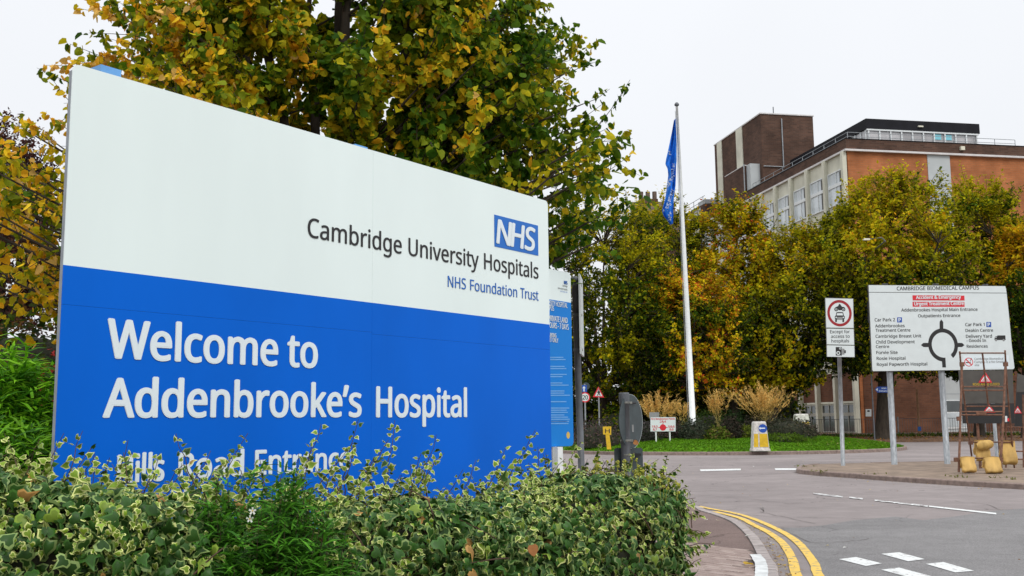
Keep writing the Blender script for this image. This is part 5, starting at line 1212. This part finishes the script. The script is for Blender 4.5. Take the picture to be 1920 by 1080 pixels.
def hedge_sample(n, rg, end_frac=.12, depr=.22):
    ne = int(n * end_frac); s = rg.uniform(.9, HL, n); s[:ne] = HL
    a = rg.beta(1.3, 1.5, n) * math.pi * .92 + .05         # section angle: 0 front .. pi back
    x, y, h, w_, tx, ty = hedge_pt(s, None, None)
    tx[:ne] = tx[ne]; ty[:ne] = ty[ne]; 
    # use last true direction for the end
    dl = HP[-1] - HP[-2]; dl = dl / np.hypot(*dl); tx[:ne], ty[:ne] = dl
    nx_, ny_ = ty, -tx                                      # points to the camera side
    ca, sa = np.cos(a), np.sin(a); f = np.abs(ca) ** .55 * np.sign(ca); g_ = sa ** .5
    lump = .16 * np.sin(s * 4.1 + a * 3) + .11 * np.sin(s * 9.3 - a * 5) + .04 * np.sin(s * 17 + a * 9); dep = -rg.exponential(depr * .4, n)
    wz_ = w_ * (1 + lump * .8) + dep; hz = h * .5 * (1 + lump * .25) + dep * .6
    px = nx_ * f * wz_; py = ny_ * f * wz_; z = h * .5 + (g_ * 2 - 1) * hz
    z = np.where(a < 2.6, z, z)
    # vertical faces: spread z
    low = rg.uniform(0, 1, n) < .35; z = np.where(low, rg.uniform(.3, 1, n) * h * .88, z); f2 = np.where(low, np.sign(ca), f); px = nx_ * f2 * wz_; py = ny_ * f2 * wz_
    ex = np.zeros(n); ex[:ne] = np.sqrt(np.maximum(0, 1 - np.minimum(1, np.abs(f2[:ne])) ** 2)) * w_[:ne] * (1.05 - .45 * np.clip(z[:ne] / h[:ne], 0, 1) ** 3) * (1 + .25 * np.sin(z[:ne] * 11))
    px = px + tx * ex; py = py + ty * ex
    P = np.c_[x + px, y + py, z]; N = np.c_[nx_ * f2 + tx * (ex > 0) * .8, ny_ * f2 + ty * (ex > 0) * .8, np.where(low, .25, g_ * .8)]
    return P, unit(N), s, dep
hedge = thing('ivy_hedge', 'variegated ivy hedge with cream-edged leaves in front of the welcome sign', 'hedge', (0, 0, 0))
# inner mass
m = MB(); vs = []; ns_ = 60; na = 14
for i in range(ns_ + 1):
    s = np.array([i / ns_ * HL]); x, y, h, w_, tx, ty = [float(v[0]) for v in hedge_pt(s, None, None)]
    if i >= ns_ - 0: dl = HP[-1] - HP[-2]; dl = dl / np.hypot(*dl); tx, ty = dl
    for j in range(na):
        a = math.pi * j / (na - 1); ca, sa = math.cos(a), math.sin(a); f = abs(ca) ** .45 * (1 if ca > 0 else -1) * (w_ - .15); vs.append((x + ty * f, y - tx * f, (h - .13) * sa ** .4 if 0 < j < na - 1 else 0))
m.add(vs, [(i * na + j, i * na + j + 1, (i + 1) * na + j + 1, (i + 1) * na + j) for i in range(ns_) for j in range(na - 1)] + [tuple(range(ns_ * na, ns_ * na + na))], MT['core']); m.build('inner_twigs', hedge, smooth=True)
rg = np.random.default_rng(8)
P, N, s_, dep = hedge_sample(29000, rg)
P_b, N_b, s_b, d_b = hedge_sample(16000, rg, 0.001); kb = s_b < 3.1; P = np.r_[P, P_b[kb]]; N = np.r_[N, N_b[kb]]; s_ = np.r_[s_, s_b[kb]]; dep = np.r_[dep, d_b[kb]]
pxx_ = 960 + P[:, 0] / P[:, 1] * 1920; gap = np.abs(pxx_ - 480 - (P[:, 2] - .8) * -160) < 95 + 50 * np.sin(P[:, 2] * 13); back_ = (P[:, 0] * N[:, 0] + P[:, 1] * N[:, 1] + (P[:, 2] - CAMH) * N[:, 2]) > .2 * P[:, 1]; keep = ~back_ & ~(gap & (rg.random(len(P)) < .5)); P, N, s_, dep = P[keep], N[keep], s_[keep], dep[keep]
keep = (P[:, 2] > CAMH - .165 * P[:, 1] - .06) | (rg.random(len(P)) < .3); P, N, s_, dep = P[keep], N[keep], s_[keep], dep[keep]
n = len(P); D = rg.normal(0, .55, (n, 3)) + np.array([0, 0, -.75]) + N * .25; N2 = N + rg.normal(0, .62, (n, 3)); 
clus = np.sin(P[:, 0] * 5.3 + 2 * np.sin(P[:, 2] * 7)) + np.sin(P[:, 2] * 9 + P[:, 1] * 4 + P[:, 0] * 2) ; topb = np.clip((P[:, 2] - .75) * 2, -1, 1)
young = clus * .5 + topb * .35 + np.where(P[:, 0] < -1.4, .35, 0) + rg.normal(0, .55, n) > .42
S = np.where(young, rg.uniform(.018, .040, n), rg.uniform(.030, .070, n) * np.where(rg.random(n) < .12, 1.3, 1))
TV, TF, RIM = ivy_leaf(); TV2, TF2, RIM2 = ivy_leaf(False)
def ivy_cols(yg, rg, rim):
    n = len(yg); g = np.where(yg[:, None], np.array([[.15, .25, .02]]), np.array([[.030, .085, .014]])) * rg.uniform(.6, 1.4, (n, 1)); odd = rg.random(n); g[odd < .005] = (.30, .17, .05); g[(odd > .02) & (odd < .07)] = (.16, .24, .03); g += rg.uniform(0, .025, (n, 1)) * np.array([[1, .9, 0]]) * yg[:, None]
    crm = np.where(yg[:, None], np.array([[.60, .64, .23]]), np.array([[.20, .29, .09]])) * rg.uniform(.7, 1.2, (n, 1)); pl = (~yg) & (rg.random(n) < .5); crm[pl] = g[pl] * 1.5
    return g[:, None] * (1 - rim)[None, :, None] + crm[:, None] * rim[None, :, None]
C = ivy_cols(young, rg, RIM)
# 300 largest near leaves as single parts
score = S * 1920 / np.maximum(P[:, 1], 1) * (N2[:, 1] < .2) * (dep > -.06) * (P[:, 2] > CAMH - .15 * P[:, 1] - .05 * P[:, 1] * 0) * (np.abs(P[:, 0]) < P[:, 1] * .49)
top = np.argsort(-score)[:300]
vm = []
for v in range(26):
    i_ = top[v]; tvv = TV * np.array([rg.uniform(.85, 1.15), 1, rg.uniform(.3, 1.9)]); vm.append(scatter('leaf', tvv, TF, [(0, 0, 0)], [(0, 0, 1)], [(0, 1, 0)], [1], C[i_:i_ + 1], MT['ivy'], mesh_only=True, smooth=True))
for q_ in top:
    nn = Vector(N2[q_]).normalized(); dv = Vector(D[q_]); dv = (dv - nn * dv.dot(nn)).normalized(); xx = dv.cross(nn)
    o = put('leaf', vm[rg.integers(0, 26)], hedge); o.matrix_local = Matrix.Translation(Vector(P[q_])) @ Matrix((xx, dv, nn)).transposed().to_4x4() @ Matrix.Scale(S[q_], 4)
msk = np.ones(n, bool); msk[top] = False; idx = np.arange(n)[msk]; a_ = idx[::2]; b_ = idx[1::2]
a_ = a_[rg.random(len(a_)) < .8]
scatter('foliage', TV * np.array([1, 1, 1.8]), TF, P[a_], N2[a_], D[a_], S[a_], C[a_], MT['ivy'], hedge, kind='stuff', smooth=True)
scatter('foliage', TV2 * np.array([.85, 1, 3.0]), TF2, P[b_], N2[b_], D[b_], S[b_], ivy_cols(young[b_], rg, RIM2), MT['ivy'], hedge, kind='stuff', smooth=True)
# runners standing up against the sign
tips = [(155, 808), (178, 850), (240, 825), (330, 813), (300, 850), (418, 868), (465, 812), (440, 850), (500, 868), (602, 795), (560, 850), (578, 862), (672, 786), (640, 850), (662, 835), (740, 788), (716, 845), (700, 860), (818, 815), (790, 850), (770, 870), (833, 850), (893, 862), (868, 880), (948, 838), (1004, 806), (975, 865), (1090, 828), (1060, 860), (1130, 862), (20, 868), (60, 850), (105, 845), (0, 880), (210, 870), (360, 880), (395, 845), (530, 885), (620, 885), (1240, 905), (1278, 905), (1285, 955)]
tips += [(x + rg.uniform(-22, 22), y + rg.uniform(14, 60)) for x, y in tips[:34]] + [(30, 838), (75, 822), (120, 812), (15, 850), (185, 872), (255, 872), (290, 890), (345, 870), (390, 885), (450, 880)]
tb = MB(); LP = []; LN = []; LD = []; LS = []
for (tx_, ty_) in tips:
    s = HL * 0 + 0; best = None
    for q_ in np.linspace(.3, HL, 60):
        x, y = np.interp(q_, seg, HP[:, 0]), np.interp(q_, seg, HP[:, 1]); pxx = 960 + x / y * 1920
        if best is None or abs(pxx - (tx_ - 20)) < best[0]: best = (abs(pxx - (tx_ - 20)), q_, x, y)
    _, q_, x, y = best; h = float(np.interp(q_, seg, HH)); Y = y + rg.uniform(-.1, .25); Tt = A(tx_, ty_, Y)
    bx = Tt.x - rg.uniform(.05, .3) * (1 if rg.random() < .75 else -1); Bz = h - .15; Bp = Vector((bx, Y + rg.uniform(-.15, .1), min(Bz, Tt.z - .1)))
    mid = (Bp + Tt) / 2 + Vector((rg.uniform(-.05, .05), rg.uniform(-.05, .05), -rg.uniform(0, .06))); Q = [Bp * (1 - t_) ** 2 + mid * 2 * t_ * (1 - t_) + Tt * t_ * t_ for t_ in np.linspace(0, 1, 9)]
    for i in range(1, 8): Q[i] += Vector(rg.normal(0, .006, 3))
    tb.tube(Q, [.0042 - .003 * i / 8 for i in range(9)], MT['twig'], 5, False); L = (Tt - Bp).length; nl_ = max(9, int(L / .019))
    for i in range(nl_):
        t_ = (i + .3) / nl_; k = min(7, int(t_ * 8)); p = Q[k].lerp(Q[k + 1], t_ * 8 - k); side = 1 if i % 2 else -1; dr = Vector((side * rg.uniform(.4, 1), rg.uniform(-.8, .2), rg.uniform(-.6, .7))).normalized()
        sz = (.068 - .042 * t_) * rg.uniform(.6, 1.15); LP.append(p + dr * .012); LD.append(dr); LN.append(Vector((rg.uniform(-1.1, 1.1), -1 if rg.random() < .75 else .6, rg.uniform(-.3, 1.3)))); LS.append(sz)
        if rg.random() < .3: tb.tube([p, p + dr * .014], .0012, MT['twig'], 3, False)
# woody stems crossing the face
P4, N4, s4, d4 = hedge_sample(150, rg, .1)
for i in range(len(P4)):
    if P4[i][2] < .35: continue
    d_ = Vector((rg.normal(0, 1), rg.normal(0, .6), rg.uniform(-.2, 1.0))); n_ = Vector(N4[i]); d_ = (d_ - n_ * d_.dot(n_)).normalized(); L = rg.uniform(.12, .4); a0 = Vector(P4[i]) + n_ * .01
    tb.tube([a0 - d_ * L / 2 - n_ * .03, a0 - d_ * L * .15 + n_ * rg.uniform(0, .03), a0 + d_ * L * .2 + n_ * rg.uniform(0, .03), a0 + d_ * L / 2 - n_ * .02], [.004, .0035, .003, .002], MT['twig'], 5, False)
# short sprays breaking the hedge surface
P3, N3, s3, d3 = hedge_sample(420, rg, .22)
for i in range(len(P3)):
    if P3[i][2] < .35: continue
    b_ = Vector(P3[i]); L = rg.uniform(.08, .24); dr0 = Vector(N3[i]) + Vector((rg.normal(0, .5), rg.normal(0, .4), rg.uniform(.0, 1.0) if P3[i][2] > .8 else rg.uniform(-.6, .5))); dr0.normalize(); e_ = b_ + dr0 * L + Vector((0, 0, -.02)); m_ = (b_ + e_) / 2 + Vector((0, 0, .015))
    tb.tube([b_, m_, e_], [.0028, .002, .0012], MT['twig'], 4, False)
    for k in range(int(L / .02)):
        t_ = (k + .6) / (L / .02); p = b_.lerp(e_, t_); dr = (dr0 * .3 + Vector(rg.normal(0, .7, 3))).normalized(); LP.append(p); LD.append(dr); LN.append(Vector(N3[i]) + Vector(rg.normal(0, .6, 3)) + Vector((0, 0, .4))); LS.append((.062 - .03 * t_) * rg.uniform(.6, 1.1))
tb.build('runners', hedge, kind='stuff')
n = len(LP); yg = rg.random(n) < .8
scatter('runner_foliage', TV2 * np.array([1, 1, 1.5]), TF2, LP, LN, LD, LS, ivy_cols(yg, rg, RIM2) * .95, MT['ivy'], hedge, kind='stuff', smooth=True)
# ivy umbels near the hedge end
um = MB(); 
def ball(mb_, c, r, mt, n=8):
    vs = []; 
    for j in range(5):
        ph = math.pi * (j + .5) / 5
        for i in range(n): a = 2 * math.pi * i / n; vs.append((c[0] + r * math.sin(ph) * math.cos(a), c[1] + r * math.sin(ph) * math.sin(a), c[2] + r * math.cos(ph)))
    mb_.add(vs, [(j * n + i, j * n + (i + 1) % n, (j + 1) * n + (i + 1) % n, (j + 1) * n + i) for j in range(4) for i in range(n)] + [tuple(range(n)), tuple(range(4 * n, 5 * n))[::-1]], mt)
for k in range(46):
    px = rg.uniform(1110, 1272); py = 862 + max(0, (px - 1190)) * .55 + rg.uniform(-4, 32); c = A(px, py, 6.4 + rg.uniform(-.25, .4)); um.tube([c + Vector((rg.uniform(-.02, .02), .02, -.09)), c], .0016, MT['umbel'], 4, False)
    for b_ in range(9): v = Vector(rg.normal(size=3)).normalized() * .009; ball(um, c + v, .0045, MT['umbel'], 6)
um.build('umbels', hedge, kind='stuff')

# feathery willow-leaved shrubs
def feathery(name, label, c, rx, ry, h, nst, nlv, seed, L=.075, cols=((.035, .11, .012), (.055, .15, .018), (.02, .06, .01)), group='feathery green shrubs around the welcome sign', zlo_=.2):
    rg = np.random.default_rng(seed); t = thing(name, label, 'shrub', c, 0, group); P = []; N = []; D = []; st = MB(); S = []
    for i in range(nst):
        a = rg.uniform(0, 2 * math.pi); r = math.sqrt(rg.uniform(0, 1)); top_ = np.array([rx * r * math.cos(a), ry * r * math.sin(a), h * (1 - .35 * r * r) * rg.uniform(.75, 1.03)]); b_ = np.array([top_[0] * .45, top_[1] * .45, 0.02])
        zlow = rg.uniform(zlo_, .6)
        if i % 2 == 0: st.tube([Vector(b_), Vector((b_ + top_) / 2 + rg.normal(0, .02, 3)), Vector(top_)], [.004, .003, .001], MT['green'] if False else MT['twig'], 4, False)
        u_ = np.sort(rg.uniform(zlow, 1, nlv)); p = b_ + (top_ - b_) * u_[:, None] + rg.normal(0, .008, (nlv, 3)); az = rg.uniform(0, 2 * math.pi, nlv); d = np.c_[np.cos(az), np.sin(az), rg.uniform(-.1, 1.2, nlv) + (u_ > .93) * 1.5]
        P.append(p); D.append(d); N.append(np.c_[rg.normal(0, .4, (nlv, 2)), np.ones(nlv)]); S.append(np.c_[np.full(nlv, L * .11), L * rg.uniform(.6, 1.25, nlv), np.full(nlv, L)])
    P = np.concatenate(P); D = np.concatenate(D); N = np.concatenate(N); S = np.concatenate(S); n = len(P); C = pal(cols, [1] * len(cols), n, rg) * rg.uniform(.7, 1.4, (n, 1))
    st.build('stems', t, kind='stuff'); scatter('foliage', *BLADE, P, N, D, S, C, MT['blade'], t, kind='stuff'); return t
p = A(485, 900, 4.3); feathery('feathery_shrub', 'dark feathery green shrub pushing through the middle of the ivy hedge', (p.x, 4.35, 0), .42, .38, A(470, 870, 4.4).z, 380, 56, 91, L=.085, zlo_=.35, cols=((.06, .20, .014), (.09, .28, .022), (.03, .11, .012)))
p = A(640, 1010, 4.6); feathery('feathery_shrub', 'low feathery sprays poking out of the hedge face', (p.x - .1, 4.75, 0), .16, .14, A(600, 985, 4.6).z, 45, 36, 92)
p = A(35, 660, 6.6); feathery('feathery_shrub', 'tall fine-leaved green shrub beside the outer edge of the welcome sign', (p.x - .25, 6.7, 0), .85, .7, A(40, 640, 6.6).z, 620, 60, 93, L=.16, cols=((.13, .35, .012), (.20, .45, .018), (.05, .17, .01)))
fb = A(12, 800, 6.0); feathery('feathery_shrub', 'lower fine-leaved green shrub between the tall one and the ivy hedge', (fb.x - .1, 6.0, 0), .6, .5, A(20, 775, 6.0).z, 300, 55, 94, L=.14, cols=((.10, .30, .012), (.17, .40, .016), (.04, .14, .01)))
# white flowers
for px, py, lab in ((469, 973, 'small white flower lowest on the dark feathery shrub'), (474, 958, 'small white flower just above the lowest one'), (347, 925, 'white blossom at the foot of the sign lettering')):
    c = A(px, py, 4.25); t = thing('white_flower', lab, 'flower', c, 0, 'white flowers in the hedge'); m = MB()
    for k in range(5): a = 2 * math.pi * k / 5 + .3; m.add([(0, 0, 0), (.006 * math.cos(a - .6), -.003, .006 * math.sin(a - .6)), (.016 * math.cos(a - .25), -.005, .016 * math.sin(a - .25)), (.016 * math.cos(a + .25), -.005, .016 * math.sin(a + .25)), (.006 * math.cos(a + .6), -.003, .006 * math.sin(a + .6))], [(0, 1, 2, 3, 4)], MT['flower'])
    m.build('petals', t)
    m = MB(); ball(m, (0, -.005, 0), .003, MT['yellowp'], 6); m.build('centre', t)
    m = MB(); m.tube([(0, .002, 0), (.01, .03, -.08)], .0015, MT['twig'], 4); m.build('stalk', t)
# red flowers and a low red shrub at far left
bush('red_shrub', 'low red-leaved shrub beside the edge of the welcome sign', (*A(92, 700, 8.0)[:2], .0), .45, .4, A(92, 688, 8.0).z, 900, [(.30, .03, .03), (.20, .05, .03), (.06, .08, .01)], .06, MT['leaf'], 97)
bush('dark_background_shrub', 'dark shrub mass beyond the tall feathery shrub', (-6.2, 13, 0), 2.6, 1.5, 3.2, 6500, [(.02, .04, .006), (.04, .06, .008), (.14, .07, .015)], .11, MT['leaf'], 98)

# ================================================================== FALLEN LEAVES AND SCRAPS
LPp = []
for i in range(420):
    k_ = RNG.integers(25, len(kerb_out) - 20); q_ = kerb_out[k_]; LPp.append((q_.x + abs(RNG.normal(0, .12)) + .02, q_.y + RNG.normal(0, .2), .007))
for i in range(160):
    q_ = ie[RNG.integers(0, len(ie))]; LPp.append((q_.x + RNG.normal(0, .3), q_.y - abs(RNG.normal(0, .12)) - .05, .008))
for i in range(160): a_ = RNG.uniform(math.pi, 2 * math.pi); r9 = RR - .3 - abs(RNG.normal(0, 1.2)); LPp.append((RC.x + r9 * math.cos(a_), RC.y + r9 * math.sin(a_), mound(r9) + .05))
for i in range(120): LPp.append((RNG.uniform(2.5, 13), RNG.uniform(10, 38), .008))
LPp = np.array(LPp); n = len(LPp); cc = np.array([(.50, .34, .08), (.30, .17, .07), (.2, .11, .05), (.55, .45, .2), (.42, .33, .2)])[RNG.integers(0, 5, n)]
scatter('leaf_litter', *DIAM, LPp, np.c_[RNG.normal(0, .3, (n, 2)), np.ones(n)], RNG.normal(size=(n, 3)) * np.array([1, 1, .05]), RNG.uniform(.015, .045, n) * np.where(LPp[:, 1] > 38, 2.2, 1), cc, MT['farleaf'], kind='stuff')
FL = [(1397, 1060, .09, 'curled yellow leaf on the block paving', KZ + .01), (1326, 976, .05, 'pale scrap on the footway asphalt', KZ), (1345, 977, .05, 'pale leaf on the footway nearer the kerb', KZ), (1405, 1006, .055, 'white scrap on the footway at the kerb', KZ + .005), (1441, 1043, .06, 'brownish leaf in the gutter beside the kerb', .004),
      (1456, 1046, .05, 'small tan leaf beside the yellow line', .004), (1445, 1020, .05, 'pale scrap in the gutter by the kerb bend', .004), (1587, 1028, .045, 'white scrap on the grey road patch', .006), (1554, 1024, .03, 'tiny scrap left on the grey road patch', .006), (1619, 891.8, .14, 'brown leaf at the island kerb foot', .0), (1272, 978, .06, 'yellow leaf beside the hedge end', KZ),
      (1414, 875, .08, 'white speck on the far road', 0), (1443, 873, .07, 'pale speck on the road near the roundabout', 0), (1687, 898, .1, 'dark twig scrap along the island kerb', 0)]
for i, (px, py, sz, lab, z) in enumerate(FL):
    p = G(px, py, z + .004); rg = random.Random(i); t = thing('fallen_leaf', lab, 'leaf', p, rg.uniform(0, 6)); cf = [(.60, .40, .06), (.62, .60, .52), (.60, .55, .40), (.65, .66, .62), (.38, .2, .08), (.45, .28, .1), (.6, .58, .52), (.68, .68, .66), (.5, .42, .2), (.3, .15, .07), (.62, .5, .05), (.6, .6, .58), (.5, .46, .4), (.15, .09, .05)][i]
    tv, tf = round_leaf(.5); scatter('blade', tv, tf, [(0, 0, .002)], [(0, 0, 1)], [(0, 1, 0)], [sz], [cf], MT['leaf'], t).location = (0, 0, .006)
    m = MB(); m.tube([(0, 0, .006), (0, -sz * .4, .01)], sz * .02, MT['twig'], 4); m.build('stalk', t)
p = A(1188, 829, 11.4); t = thing('caught_leaf', 'dry brown leaf caught on the keep-left sign clamp', 'leaf', p); tv, tf = round_leaf(.5)
scatter('blade', tv, tf, [(0, 0, 0)], [(0, -1, .4)], [(1, 0, -.4)], [.06], [(.45, .2, .07)], MT['leaf'], t)
p = A(997, 1022, 5.05); t = thing('dead_leaf', 'single orange dead leaf hanging in the ivy hedge', 'leaf', p)
scatter('blade', tv, tf, [(0, 0, 0)], [(0.2, -1, .1)], [(.2, 0, -1)], [.055], [(.50, .22, .09)], MT['leaf'], t)
for c_ in list(bpy.data.objects):
    if c_.type == 'MESH' and c_.data is None: print('empty', c_.name)
print('tris ~', sum(len(o.data.loops) - 2 * len(o.data.polygons) for o in bpy.data.objects if o.type == 'MESH'))
